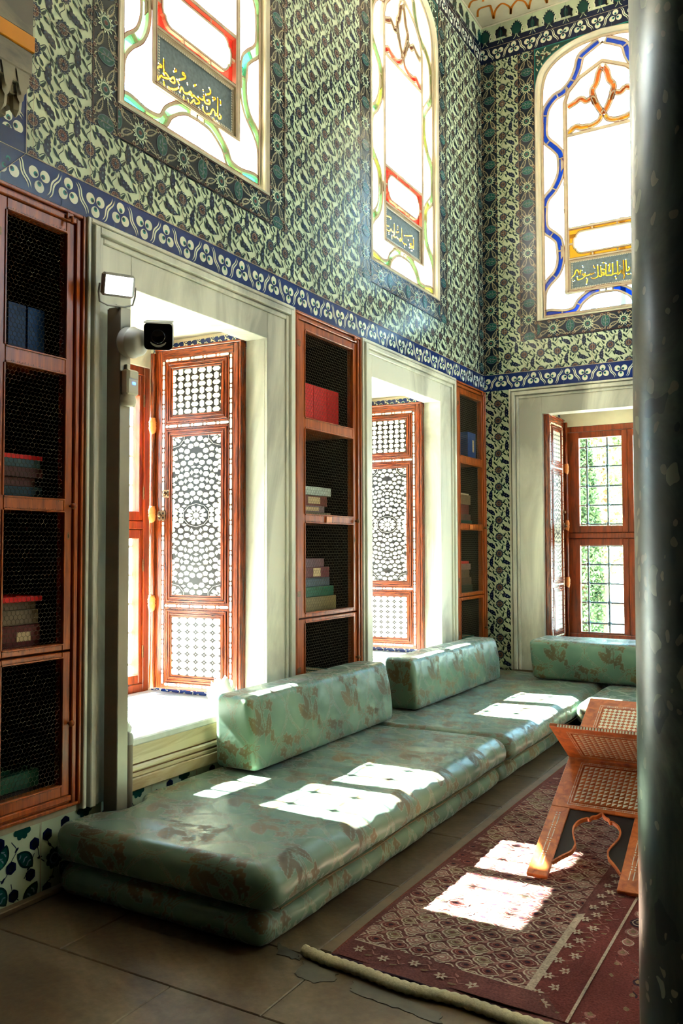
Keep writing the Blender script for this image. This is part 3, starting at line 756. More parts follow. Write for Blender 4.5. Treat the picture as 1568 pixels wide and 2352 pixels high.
struct(g.build('floor'))
CALL1 = [[(-0.238,3.059),(-0.208,3.085),(-0.193,3.091),(-0.199,3.098),(-0.21,3.098)],[(-0.182,3.133),(-0.181,3.073)],[(-0.221,3.051),(-0.219,3.033),(-0.213,3.031),(-0.202,3.047),(-0.191,3.056),(-0.184,3.053),(-0.153,3.063),(-0.151,3.069),(-0.169,3.079),(-0.18,3.068)],[(-0.182,3.041),(-0.178,3.027),(-0.181,3.009)],[(-0.138,3.07),(-0.122,3.083),(-0.114,3.074),(-0.118,3.061),(-0.138,3.06),(-0.143,3.067)],[(-0.099,3.084),(-0.087,3.071)],[(-0.085,3.092),(-0.063,3.105),(-0.047,3.12),(-0.059,3.133),(-0.067,3.124),(-0.049,3.124)],[(-0.157,3.026),(-0.137,3.028),(-0.11,3.038),(-0.091,3.055)],[(-0.082,3.04),(-0.071,3.065),(-0.054,3.051),(-0.03,3.057)],[(-0.03,3.057),(-0.014,3.073),(-0.005,3.06),(-0.018,3.06)],[(-0.115,3.122),(-0.105,3.12),(-0.119,3.109)],[(-0.058,3.037),(-0.056,3.017)],[(-0.03,3.035),(-0.028,3.019),(-0.018,3.017),(0.007,3.047),(0.02,3.038),(0.045,3.056),(0.007,3.066),(-0.005,3.055)],[(0.036,3.074),(0.053,3.073),(0.07,3.079),(0.074,3.1),(0.081,3.072),(0.109,3.077),(0.113,3.093),(0.096,3.088)],[(0.087,3.108),(0.113,3.124),(0.118,3.138),(0.109,3.148)],[(0.133,3.118),(0.151,3.12),(0.135,3.106)],[(0.169,3.133),(0.169,3.058),(0.18,3.043),(0.192,3.057),(0.185,3.063)],[(0.187,3.13),(0.189,3.111)],[(0.066,3.049),(0.07,3.031),(0.092,3.024),(0.12,3.039)],[(0.12,3.039),(0.131,3.061),(0.144,3.064),(0.153,3.046),(0.158,3.056)],[(0.136,3.026),(0.145,3.025)],[(0.169,3.025),(0.171,3.022)],[(0.041,3.03),(0.045,3.025)],[(0.094,3.056),(0.096,3.051)],[(-0.035,3.1),(-0.034,3.096)],[(0.007,3.109),(0.023,3.121)],[(0.068,3.121),(0.07,3.116)]]
CALL2 = [[(-0.255,3.147),(-0.199,3.161),(-0.149,3.167),(-0.153,3.157)],[(-0.243,3.135),(-0.225,3.107)],[(-0.255,3.103),(-0.237,3.094),(-0.212,3.1),(-0.2,3.101),(-0.175,3.106)],[(-0.258,3.076),(-0.249,3.076)],[(-0.21,3.075),(-0.188,3.075),(-0.163,3.083),(-0.15,3.097),(-0.131,3.086),(-0.112,3.086)],[(-0.219,3.072),(-0.218,3.041)],[(-0.105,3.147),(-0.103,3.078)],[(-0.119,3.067),(-0.093,3.064),(-0.067,3.075)],[(-0.054,3.149),(-0.054,3.126)],[(-0.077,3.102),(-0.061,3.105),(-0.041,3.115)],[(-0.001,3.149),(0.001,3.082),(-0.022,3.066),(-0.035,3.064),(-0.015,3.083)],[(-0.061,3.068),(-0.048,3.069)],[(0.011,3.07),(0.031,3.062),(0.058,3.067),(0.071,3.065)],[(0.038,3.117),(0.099,3.134),(0.155,3.152)],[(0.172,3.142),(0.173,3.07)],[(0.112,3.084),(0.14,3.096),(0.119,3.08),(0.168,3.08),(0.112,3.063)],[(0.139,3.05),(0.153,3.053)],[(-0.141,3.06),(-0.138,3.041)],[(-0.179,3.065),(-0.177,3.057)],[(0.096,3.107),(0.099,3.105)],[(0.041,3.05),(0.043,3.045)]]
CALL3 = [[(-0.249,3.098),(-0.224,3.121),(-0.214,3.147),(-0.2,3.149),(-0.187,3.112)],[(-0.19,3.133),(-0.185,3.11),(-0.18,3.142),(-0.17,3.143)],[(-0.204,3.101),(-0.201,3.081),(-0.191,3.078),(-0.167,3.084),(-0.153,3.096),(-0.167,3.115),(-0.153,3.11)],[(-0.146,3.122),(-0.15,3.106),(-0.143,3.098),(-0.116,3.103),(-0.109,3.109),(-0.103,3.101),(-0.093,3.106),(-0.079,3.111)],[(-0.138,3.08),(-0.132,3.068),(-0.139,3.038)],[(-0.106,3.081),(-0.093,3.072),(-0.073,3.072),(-0.056,3.087),(-0.058,3.162)],[(-0.056,3.087),(-0.033,3.079),(-0.037,3.155)],[(-0.033,3.096),(-0.019,3.104),(-0.013,3.086),(-0.03,3.086)],[(-0.026,3.129),(-0.012,3.122),(0.001,3.125)],[(0.001,3.162),(0.0,3.084),(0.017,3.078),(0.046,3.08),(0.046,3.161)],[(0.08,3.169),(0.082,3.087),(0.085,3.073)],[(0.049,3.079),(0.059,3.081),(0.072,3.082),(0.085,3.073),(0.098,3.085),(0.108,3.097),(0.111,3.079),(0.124,3.08),(0.121,3.169)],[(0.121,3.071),(0.127,3.056),(0.12,3.034)],[(0.138,3.169),(0.142,3.094),(0.153,3.089),(0.163,3.104),(0.157,3.112)],[(0.143,3.067),(0.153,3.061),(0.169,3.063)],[(-0.166,3.174),(-0.162,3.166)],[(-0.088,3.164),(-0.079,3.145)],[(0.018,3.149),(0.028,3.154),(0.02,3.111),(0.03,3.106)],[(0.099,3.132),(0.102,3.125)],[(-0.232,3.074),(-0.225,3.076)],[(0.065,3.06),(0.07,3.042)],[(-0.025,3.174),(-0.008,3.171)]]
# ------------------------------------------------------------------ stained-glass windows
RIB = [(.464, 2.848), (.46, 2.955), (.451, 3.029), (.413, 3.088), (.348, 3.153), (.32, 3.244), (.329, 3.375), (.36, 3.423), (.435, 3.503), (.44, 3.645), (.421, 3.717), (.361, 3.78), (.311, 3.888), (.31, 4.017), (.346, 4.08), (.426, 4.176), (.43, 4.297), (.413, 4.391), (.352, 4.462), (.287, 4.488), (.223, 4.545), (.179, 4.63), (.157, 4.71), (.105, 4.748), (.006, 4.8)]
BOT = [(.44, 2.856), (.40, 2.862), (.30, 2.846), (.222, 2.86), (.178, 2.92), (.092, 2.974), (0., 2.985)]
def offset(P, d):
    P = np.asarray(P, float); T = np.gradient(P, axis=0); T /= np.linalg.norm(T, axis=1)[:, None]+1e-9
    return P+np.stack([-T[:, 1], T[:, 0]], 1)*d
def coloured_window(idx, M3, c, main, acc, red, flo, amb, calls, cshift=0.):
    W = -.034
    def R(P): return np.asarray(P, float)+np.array([c, 0])
    tr = G()
    root = None
    # glass: one clear backing, coloured pieces just in front of it
    back = G(); A = arch(.456, WZ0+.007, 4.45, 4.835); A = R(A); back.poly(M3(A[:, 0], A[:, 1], W-.012), 'glass_white' if idx == 3 else 'glass_milk')
    col = G(); colb = G(); redg = G()
    clear = G()
    for s in (-1, 1):
        for path, wd in ((RIB, .046), (BOT, .042)):
            P = smooth_path([(s*a, b) for a, b in path], 6)
            n = len(P)
            # coloured pieces split by plaster bridges
            seg = 11; k = 0
            while k < n-2:
                e = min(n-1, k+seg); part = R(P[k:e+1]) if e-k > 3 else None
                if part is not None and len(part) > 2:
                    gg, mm = (col, main) if (k//seg) % 3 else (colb, acc)
                    gg.strip(part, wd*(.74 if (k//seg) % 2 else .95), mm, M3, lay=W-.006)
                br = R([P[min(e, n-1)]+offset(P, wd/2)[min(e, n-1)]-P[min(e, n-1)], P[min(e, n-1)]-(offset(P, wd/2)[min(e, n-1)]-P[min(e, n-1)])])
                tr.strip(br, .008, 'tracery_plaster', M3, lay=W+.006, thick=.014)
                k = e
            for d in (-1, 1):
                Q = R(offset(P, d*wd/2)); tr.strip(Q, .013, 'tracery_plaster', M3, lay=W+.010, thick=.02)
                tr.strip(R(offset(P, d*(wd/2+.0075))), .0028, 'tracery_line', M3, lay=W+.0105)
        # cusps between the ribbon and the frames
        for (x, z, a) in ((.32, 3.30, 0), (.312, 3.95, 0), (.44, 3.58, PI), (.433, 4.24, PI), (.455, 2.98, PI), (.27, 4.49, .6)):
            q = R([(s*(x+.0), z-.055), (s*(x-.04*math.cos(a)), z), (s*x, z+.055)])
            tr.poly(M3(q[:, 0], q[:, 1], W+.004), 'tracery_plaster')
            tr.strip(q, .003, 'tracery_line', M3, lay=W+.0045)
    # outer rim
    A = R(arch(.446, WZ0+.018, 4.45, 4.822)); tr.strip(A, .018, 'tracery_plaster', M3, lay=W+.012, thick=.02, close=True)
    A = R(arch(.437, WZ0+.026, 4.45, 4.812)); tr.strip(A, .003, 'tracery_line', M3, lay=W+.0125, close=True)
    # inner rectangular frame with a pointed head
    hi = .272; z0 = 2.992
    FR = [(-hi, z0), (-hi, 4.40), (-hi*.9, 4.475), (-.165, 4.555), (0, 4.635), (.165, 4.555), (hi*.9, 4.475), (hi, 4.40), (hi, z0)]
    F = R(FR); tr.strip(F, .03, 'tracery_plaster', M3, lay=W+.016, thick=.026, close=True)
    for d in (-.008, .015): tr.strip(offset(np.concatenate([F, F[:1]]), d), .0028, 'tracery_line', M3, lay=W+.0165)
    def rail(z, w=.016):
        q = R([(-hi, z), (hi, z)]); tr.strip(q, w, 'tracery_plaster', M3, lay=W+.014, thick=.022)
        for d in (-1, 1): tr.strip(q+np.array([0, d*w*.5]), .0024, 'tracery_line', M3, lay=W+.0145)
    rail(4.150, .022); rail(3.458); rail(3.232, .014)
    # cartouche: coloured surround with a clear lobed pane
    zc = (3.458+3.236)/2; b = hi-.014; t0, t1 = 3.243, 3.450
    car = [(-b, t0), (b, t0), (b, t1), (-b, t1)]
    lob = []
    for sx, sy in ((1, 1), (1, -1), (-1, -1), (-1, 1)):
        seq = [(.17, .078), (.185, .072), (.2, .055), (.205, .042), (.216, .038), (.222, .02)]
        if (sx, sy) in ((1, -1), (-1, 1)): seq = seq[::-1]
        lob += [(sx*a, zc+sy*h) for a, h in seq]
    # order: top right going down, bottom right to left, up, back
    TR = [(a, zc+h) for a, h in [(.17, .078), (.187, .072), (.203, .055), (.206, .042), (.218, .038), (.224, .018)]]
    lob = TR+[(a, 2*zc-z) for a, z in TR[::-1]]+[(-a, 2*zc-z) for a, z in TR]+[(-a, z) for a, z in TR[::-1]]
    L = np.array(lob)
    tr.strip(R(L), .011, 'tracery_plaster', M3, lay=W+.012, thick=.018, close=True)
    tr.strip(R(np.array([(a*1.03, zc+(z-zc)*1.08) for a, z in L])), .0026, 'tracery_line', M3, lay=W+.0125, close=True)
    O = np.array([(b*np.sign(a), t1 if z > zc else t0) for a, z in L])
    for i in range(len(L)):
        j = (i+1) % len(L); q = R([L[i], L[j], O[j], O[i]])
        redg.poly(M3(q[:, 0], q[:, 1], W-.006), red if (i % 6) > 1 else amb)
    for x in (-.09, .085):
        for z0_, z1_ in ((t0, zc-.078), (zc+.078, t1)): tr.strip(R([(x, z0_), (x, z1_)]), .009, 'tracery_plaster', M3, lay=W+.01, thick=.015)
    for s in (-1, 1): tr.strip(R([(s*.22, zc), (s*b, zc)]), .012, 'tracery_plaster', M3, lay=W+.01, thick=.016)
    # floral head
    petals = [[(0, 4.60), (-.028, 4.56), (-.045, 4.49), (-.075, 4.44), (-.06, 4.37), (-.03, 4.30), (0, 4.255)], [(-.255, 4.365), (-.20, 4.385), (-.16, 4.405), (-.12, 4.375), (-.075, 4.385), (-.055, 4.34)],
              [(-.01, 4.25), (-.03, 4.21), (-.07, 4.19), (-.11, 4.185)], [(-.255, 4.17), (-.20, 4.205), (-.16, 4.19), (-.11, 4.185)]]
    flg = G()
    for s in (-1, 1):
        for k, p in enumerate(petals):
            P = smooth_path([(s*a, z) for a, z in p], 5); wd = (.034, .03, .026, .032)[k]
            flg.strip(R(P), wd, flo if k < 2 else amb, M3, lay=W-.006)
            for d in (-1, 1):
                tr.strip(R(offset(P, d*wd/2)), .009, 'tracery_plaster', M3, lay=W+.008, thick=.014)
                tr.strip(R(offset(P, d*(wd/2+.005))), .0026, 'tracery_line', M3, lay=W+.0085)
            if k in (0, 1, 3):
                m_ = P[len(P)//2]; tr.poly(M3(*(R([m_+(-.006, .014), m_+(.006, .034), m_+(.014, .012)]).T), W+.006), 'tracery_plaster')
    # inscription panel: bead border, gilt strokes
    ins = G(); q = R([(-b, 3.0), (b, 3.0), (b, 3.228), (-b, 3.228)]); 
    strokes = []
    for st in calls:
        P = smooth_path(np.array(st)+np.array([cshift, 0]), 5)
        if len(P) < 4: P = np.array([P[0]+(P[-1]-P[0])*t for t in np.linspace(0, 1, 5)])
        strokes.append(P)
    # the panel is pierced where the script runs: a fine grid with the cells under the strokes left out
    nu, nv = int(2*b/.0028), int(.228/.0028); UU, VV_ = np.meshgrid(np.linspace(-b, b, nu+1), np.linspace(3.0, 3.228, nv+1), indexing='ij')
    cu_, cv_ = (UU[1:, 1:]+UU[:-1, :-1])/2, (VV_[1:, 1:]+VV_[:-1, :-1])/2; hole = np.zeros(cu_.shape, bool)
    for P in strokes:
        for k in range(len(P)-1):
            a_, d_ = P[k], P[k+1]-P[k]; t_ = np.clip(((cu_-a_[0])*d_[0]+(cv_-a_[1])*d_[1])/(d_@d_+1e-12), 0, 1); hole |= ((cu_-a_[0]-t_*d_[0])**2+(cv_-a_[1]-t_*d_[1])**2) < .0036**2
    idg = np.arange((nu+1)*(nv+1)).reshape(nu+1, nv+1); Qd = np.stack([idg[:-1, :-1], idg[1:, :-1], idg[1:, 1:], idg[:-1, 1:]], -1)[~hole]
    ins.raw(M3(UU.ravel()+c, VV_.ravel(), W-.003), Qd.ravel(), [4]*len(Qd), [ins.mi('panel_bluegrey')]*len(Qd))
    for (p, w) in (([(-b+.005, 3.006), (b-.005, 3.006), (b-.005, 3.222), (-b+.005, 3.222)], .02),): tr.strip(R(p), w, 'tracery_plaster', M3, lay=W+.004, thick=.008, close=True)
    beads = G(); hb = b-.020
    for x in np.arange(-hb, hb, .0118):
        for z in (3.018, 3.209): P = circ(x+c, z, .0042, 8); beads.poly(M3(P[:, 0], P[:, 1], W+.0065), 'pearl')
    for z in np.arange(3.018, 3.209, .0118):
        for x in (-hb, hb): P = circ(x+c, z, .0042, 8); beads.poly(M3(P[:, 0], P[:, 1], W+.0065), 'pearl')
    script = G()
    for P in strokes:
        for d_ in (-1, 1): tr.strip(R(offset(P, d_*.0052)), .0022, 'mould_dark', M3, lay=W-.0015)
        script.strip(R(P), .0086, 'glass_script', M3, lay=W-.0022)
    # bars of the outer window behind
    bars = G()
    wb = -.60
    for x in (-.23, .0, .23): 
        bars.box(c+x-.02, c+x+.02, WZ0, 4.83, wb-.02, wb, 'outer_bar', .003, M=lambda V: M3(V[:, 0], V[:, 1], V[:, 2]))
    for k in range(9):
        z = 2.95+.22*k; bars.box(c-.455, c+.455, z-.018, z+.018, wb-.015, wb+.005, 'outer_bar', .003, M=lambda V: M3(V[:, 0], V[:, 1], V[:, 2]))
    root = struct(tr.build('window_%d' % idx))
    for g_, n_, l_ in ((back, 'clear_glass', 'clear and milky glass'), (col, 'ribbon_glass', None), (colb, 'ribbon_glass', None), (redg, 'cartouche_glass', None), (flg, 'floral_glass', None), (ins, 'inscription_panel', 'blue-grey inscription panel'), (beads, 'bead_border', None), (script, 'gilt_script', 'gilded calligraphy'), (bars, 'outer_grid', None)):
        o = g_.build(n_, root)
        if l_: o['label'] = l_
simple('outer_bar', (176, 188, 196), .6, .3)
glass_tint('glass_script', (.4, .19, .01), .3)
coloured_window(1, MXl, WC1, 'glass_green', 'glass_aqua', 'glass_red', 'glass_brown', 'glass_red', CALL1, -.02)
coloured_window(2, MXl, WC2, 'glass_green', 'glass_lime', 'glass_red', 'glass_brown', 'glass_red', CALL2, -.01)
coloured_window(3, MYf, WC3, 'glass_blue', 'glass_blue', 'glass_amber', 'glass_orange', 'glass_amber', CALL3)

# ------------------------------------------------------------------ wooden casements and iron grilles
def casement(idx, M3, a0, a1, w, zb, zt, glassx, glassz, bars_u, bars_z):
    def mk(m, name, parent, boxes, b=.003, lab=None):
        g = G()
        for u0, u1, v0, v1, w0, w1 in boxes: g.box(u0, u1, v0, v1, w0, w1, m, b, M=lambda V: M3(V[:, 0], V[:, 1], V[:, 2]))
        o = g.build(name, parent)
        if lab: o['label'] = lab
        return o
    f = .042; (l0, l1), (r0, r1) = glassx; (lz0, lz1), (uz0, uz1) = glassz
    zm = (lz1+uz0)/2; cm = (l1+r0)/2
    root = mk('window_wood', 'window_%d' % idx, None, [(a0+.002, a0+f, zb, zt, w-.05, w+.012), (a1-f, a1-.002, zb, zt, w-.05, w+.012), (a0+f, a1-f, zt-f, zt, w-.05, w+.012), (a0+f, a1-f, zb, zb+f, w-.05, w+.012), (a0+f, a1-f, zm-.0195, zm+.0195, w-.05, w+.010), (a0+f, a1-f, zm-.028, zm+.028, w-.058, w-.0405), (a0-.03, a0+f+.012, zb-.03, zt, w-.058, w-.0405), (a1-f-.012, a1+.03, zb-.03, zt, w-.058, w-.0405), (a0-.03, a1+.03, zt-.01, 2.21, w-.058, w-.0405), (a0-.03, a1+.03, .38, zb+.01, w-.058, w-.0405), (cm-.012, cm+.012, zb, zt, w-.058, w-.0405)])
    struct(root)
    mk('plaster_wash', 'lintel_panel', root, [(a0+.001, a1-.001, zt, 2.1812, w-.04, w+.02), (a0+.001, a1-.001, .41, zb, w-.04, w+.004)])
    for (x0, x1, e0, e1) in ((l0, l1, a0+f+.002, cm-.001), (r0, r1, cm+.001, a1-f-.002)):
        for (z0, z1, f0, f1) in ((lz0, lz1, zb+f+.002, zm-.022), (uz0, uz1, zm+.022, zt-f-.002)):
            s = mk('window_wood', 'sash', root, [(e0, x0, f0, f1, w-.04, w+.004), (x1, e1, f0, f1, w-.04, w+.004), (x0, x1, f0, z0, w-.04, w+.004), (x0, x1, z1, f1, w-.04, w+.004)])
            mk('glass_clear', 'pane', s, [(x0, x1, z0, z1, w-.022, w-.019)], 0)
    gr = G(); wg = w-.10
    for u in bars_u: gr.tube(M3(np.array([u, u]), np.array([zb-.02, zt+.02]), wg), .0075, 'grille_paint', 6)
    for z in bars_z: gr.tube(M3(np.array([a0, a1]), np.array([z, z]), wg), .0075, 'grille_paint', 6)
    for u in bars_u:
        for z in bars_z:
            gr.lathe([(.0, -.019), (.014, -.013), (.0195, 0), (.014, .013), (0, .019)], (0, 0, 0), 'grille_paint', 6, smooth=False, M=lambda V, u=u, z=z: M3(u+V[:, 0], z+V[:, 2], wg+V[:, 1]))
    gr.build('iron_grille', root)
    hg = G()
    for z in (zb+.2, zm-.2, zm+.16, zt-.17): hg.tube(M3(np.array([a1-f-.001]*2), np.array([z-.03, z+.03]), w+.012), .005, 'old_brass', 6)
    hg.build('hinge', root)
GZ = [.555, .714, .86, 1.006, 1.151, 1.317, 1.464, 1.612, 1.764, 1.916]
casement(4, MXl, -3.758, -2.873, -.72, .43, 2.052, ((-3.693, -3.353), (-3.277, -2.938)), ((.515, 1.19), (1.325, 1.905)), [-3.61, -3.455, -3.315, -3.175, -3.02], GZ)
casement(5, MXl, -1.839, -.866, -.72, .43, 2.052, ((-1.77, -1.40), (-1.30, -.935)), ((.515, 1.19), (1.325, 1.905)), [-1.665, -1.50, -1.35, -1.20, -1.04], GZ)
casement(6, MYf, .447, 1.445, -.47, .44, 2.07, ((.585, .904), (.988, 1.307)), ((.496, 1.154), (1.304, 1.979)), [.621, .777, .945, 1.11, 1.27], GZ)
# ------------------------------------------------------------------ inlaid shutters
def star_panel(g, M3, u0, u1, v0, v1):
    """geometric pearl inlay; unit data traced on the lower right quarter, mirrored"""
    U, Vv = 445., 1620.
    P5 = [(0, 345), (0, 545), (0, 890), (0, 1100), (0, 1435), (272, -115), (272, 90), (167, 270), (272, 440), (272, 665), (102, 720), (342, 895), (170, 945), (167, 1170), (272, 1205), (272, 1335), (167, 1510)]
    H6 = [(0, 680), (377, -75), (382, 50), (342, 195), (277, 310), (167, 405), (382, 400), (64, 445), (102, 595), (207, 555), (342, 555), (277, 795), (172, 830), (342, 1025), (100, 1063), (232, 1063), (382, 1170), (64, 1210), (167, 1300), (102, 1405), (64, 1550), (427, -195), (427, 155), (427, 290), (427, 505), (427, 725), (427, 945), (427, 1065), (427, 1275)]
    RT = [(82, 305), (190, 695), (362, 755), (82, 865), (257, 930), (362, 1303)]
    RW = [(270, -12), (215, 190), (0, 790), (397, 635), (52, 980), (222, 1430)]
    du, dv = (u1-u0)/2/U, (v1-v0)/2/Vv; cu, cv = (u0+u1)/2, (v0+v1)/2; rect = (u0, u1, v0, v1)
    def put(Q, m='pearl', lay=.0008):
        Q = clip(np.asarray(Q), rect)
        if len(Q) >= 3: g.poly(M3(Q[:, 0], Q[:, 1], lay), m)
    for sx in (-1, 1):
        for sy in (-1, 1):
            for L, n, r, st, rx in ((P5, 5, 52, 1., 1), (H6, 7, 54, .9, 1), (RT, 4, 54, .6, .62), (RW, 4, 48, 1., 1)):
                for x, y in L:
                    if x == 0 and sx < 0: continue
                    if y < 0 and sy < 0 and x != 0: pass
                    a0 = PI/2 if n != 4 else 0
                    a = np.linspace(0, 2*PI, n, endpoint=False)+a0+(PI if (n == 5 and (x+y) % 2) else 0)
                    Q = np.stack([cu+(sx*x+r*rx*np.cos(a))*du, cv-(sy*(y+0)+r*(1. if L is not RW else .62)*np.sin(a))*dv], 1)
                    if abs(y) <= 115 and sy < 0 and y >= 0 and y < 30: continue
                    if y < 0 and sy < 0: Q = Q  # mirrored copy lands on the other side, as in the panel
                    put(Q)
    def rosette(x, y, R, full=True):
        for k in range(10):
            a = (k+.0)*2*PI/10; ca, sa = math.cos(a), math.sin(a)
            pr = [(.32, 0), (.62, .16), (.94, .13), (.97, 0), (.94, -.13), (.62, -.16)]
            put([(cu+(x+R*(p*ca-q*sa))*du, cv-(y+R*(p*sa+q*ca))*dv) for p, q in pr])
        st = [(x+R*(.33 if k % 2 == 0 else .22)*math.cos(k*PI/10+PI/10), y+R*(.33 if k % 2 == 0 else .22)*math.sin(k*PI/10+PI/10)) for k in range(20)]
        put([(cu+a*du, cv-b*dv) for a, b in st])
        for k in range(10):
            a, b = k*2*PI/10+PI/10, (k+1)*2*PI/10+PI/10; r2 = 1.22*R
            q = np.array([(x+r2*math.cos(a), y+r2*math.sin(a)), (x+r2*math.cos(b), y+r2*math.sin(b))])
            m_ = q.mean(0); q = np.array([q[0], (x, y)+(m_-(x, y))*1.0, q[1]])
            put([(cu+a_*du, cv-b_*dv) for a_, b_ in ribbon(q, 7, 0)], 'pearl_thin')
    bg = lambda x, y, R: put([(cu+(x+R*1.2*math.cos(t))*du, cv-(y+R*1.2*math.sin(t))*dv) for t in np.linspace(0, 2*PI, 24, endpoint=False)], 'ebony', .0011)
    bg(0, 0, 185)
    g2 = g
    def rosette_lay(x, y, R):
        pass
    sv = g.poly
    # lift rosettes a little above their ebony ground
    def put2(Q, m='pearl', lay=.0016):
        Q = clip(np.asarray(Q), rect)
        if len(Q) >= 3: g.poly(M3(Q[:, 0], Q[:, 1], lay), m)
    for (x, y, R) in ((0, 0, 195), (-445, 1620, 200), (445, 1620, 200), (-445, -1620, 200), (445, -1620, 200)):
        put2([(cu+(x+R*1.2*math.cos(t))*du, cv-(y+R*1.2*math.sin(t))*dv) for t in np.linspace(0, 2*PI, 24, endpoint=False)], 'ebony', .0012)
        for k in range(10):
            a = k*2*PI/10; ca, sa = math.cos(a), math.sin(a)
            pr = [(.32, 0), (.62, .19), (.94, .16), (.99, 0), (.94, -.16), (.62, -.19)]
            put2([(cu+(x+R*(p*ca-q*sa))*du, cv-(y+R*(p*sa+q*ca))*dv) for p, q in pr])
        put2([(cu+(x+R*(.34 if k % 2 == 0 else .24)*math.cos(k*PI/10+PI/10))*du, cv-(y+R*(.34 if k % 2 == 0 else .24)*math.sin(k*PI/10+PI/10))*dv) for k in range(20)])
        for k in range(10):
            a, b = k*2*PI/10+PI/10, (k+1)*2*PI/10+PI/10; r2 = 1.2*R
            q = [(x+r2*math.cos(a), y+r2*math.sin(a)), (x+r2*math.cos(b), y+r2*math.sin(b))]
            put2([(cu+a_*du, cv-b_*dv) for a_, b_ in ribbon(q, 8, 0)], 'pearl_thin', .0018)
def basket_panel(g, M3, u0, u1, v0, v1, nu=7, nv=7):
    rect = (u0, u1, v0, v1); pu, pv = (u1-u0)/nu, (v1-v0)/nv
    for i in range(-1, nu+1):
        for j in range(-1, nv+1):
            cu, cv = u0+(i+.75)*pu, v0+(j+.5)*pv; a, b = pu*.56, pv*.34
            hz = (i+j) % 2 == 0
            H = [(-1, 0), (-.55, 1), (.55, 1), (1, 0), (.55, -1), (-.55, -1)]
            Q = [(cu+x*a, cv+y*b) for x, y in H] if hz else [(cu+y*pu*.32, cv+x*pv*.6) for x, y in H]
            Q = clip(np.array(Q), rect)
            if len(Q) >= 3: g.poly(M3(Q[:, 0], Q[:, 1], .0008), 'pearl')
def disc_panel(g, M3, u0, u1, v0, v1, nu=6, nv=8):
    pu, pv = (u1-u0)/nu, (v1-v0)/nv
    for i in range(nu):
        for j in range(nv):
            P = circ(u0+(i+.5)*pu, v0+(j+.5)*pv, pu*.49, 16, pv*.49); g.poly(M3(P[:, 0], P[:, 1], .0008), 'pearl')
    for i in range(1, nu):
        for j in range(1, nv):
            P = circ(u0+i*pu, v0+j*pv, pu*.09, 4, pv*.09); g.poly(M3(P[:, 0], P[:, 1], .0008), 'pearl_thin')
def beads_line(g, M3, u0, v0, u1, v1, w=.0125):
    L = math.hypot(u1-u0, v1-v0); n = max(1, round(L/.073)); st = L/n; d = np.array([(u1-u0)/L, (v1-v0)/L]); nn = np.array([-d[1], d[0]])
    for k in range(n):
        for a, b in ((.03, .70), (.735, .965)):
            s0, s1 = (k+a)*st, (k+b)*st; c_ = min(.006, (s1-s0)*.3)
            pr = [(s0, -.3), (s0+c_, -.5), (s1-c_, -.5), (s1, -.3), (s1, .3), (s1-c_, .5), (s0+c_, .5), (s0, .3)]
            Q = np.array([np.array([u0, v0])+d*p+nn*q*w for p, q in pr]); g.poly(M3(Q[:, 0], Q[:, 1], .0008), 'pearl')
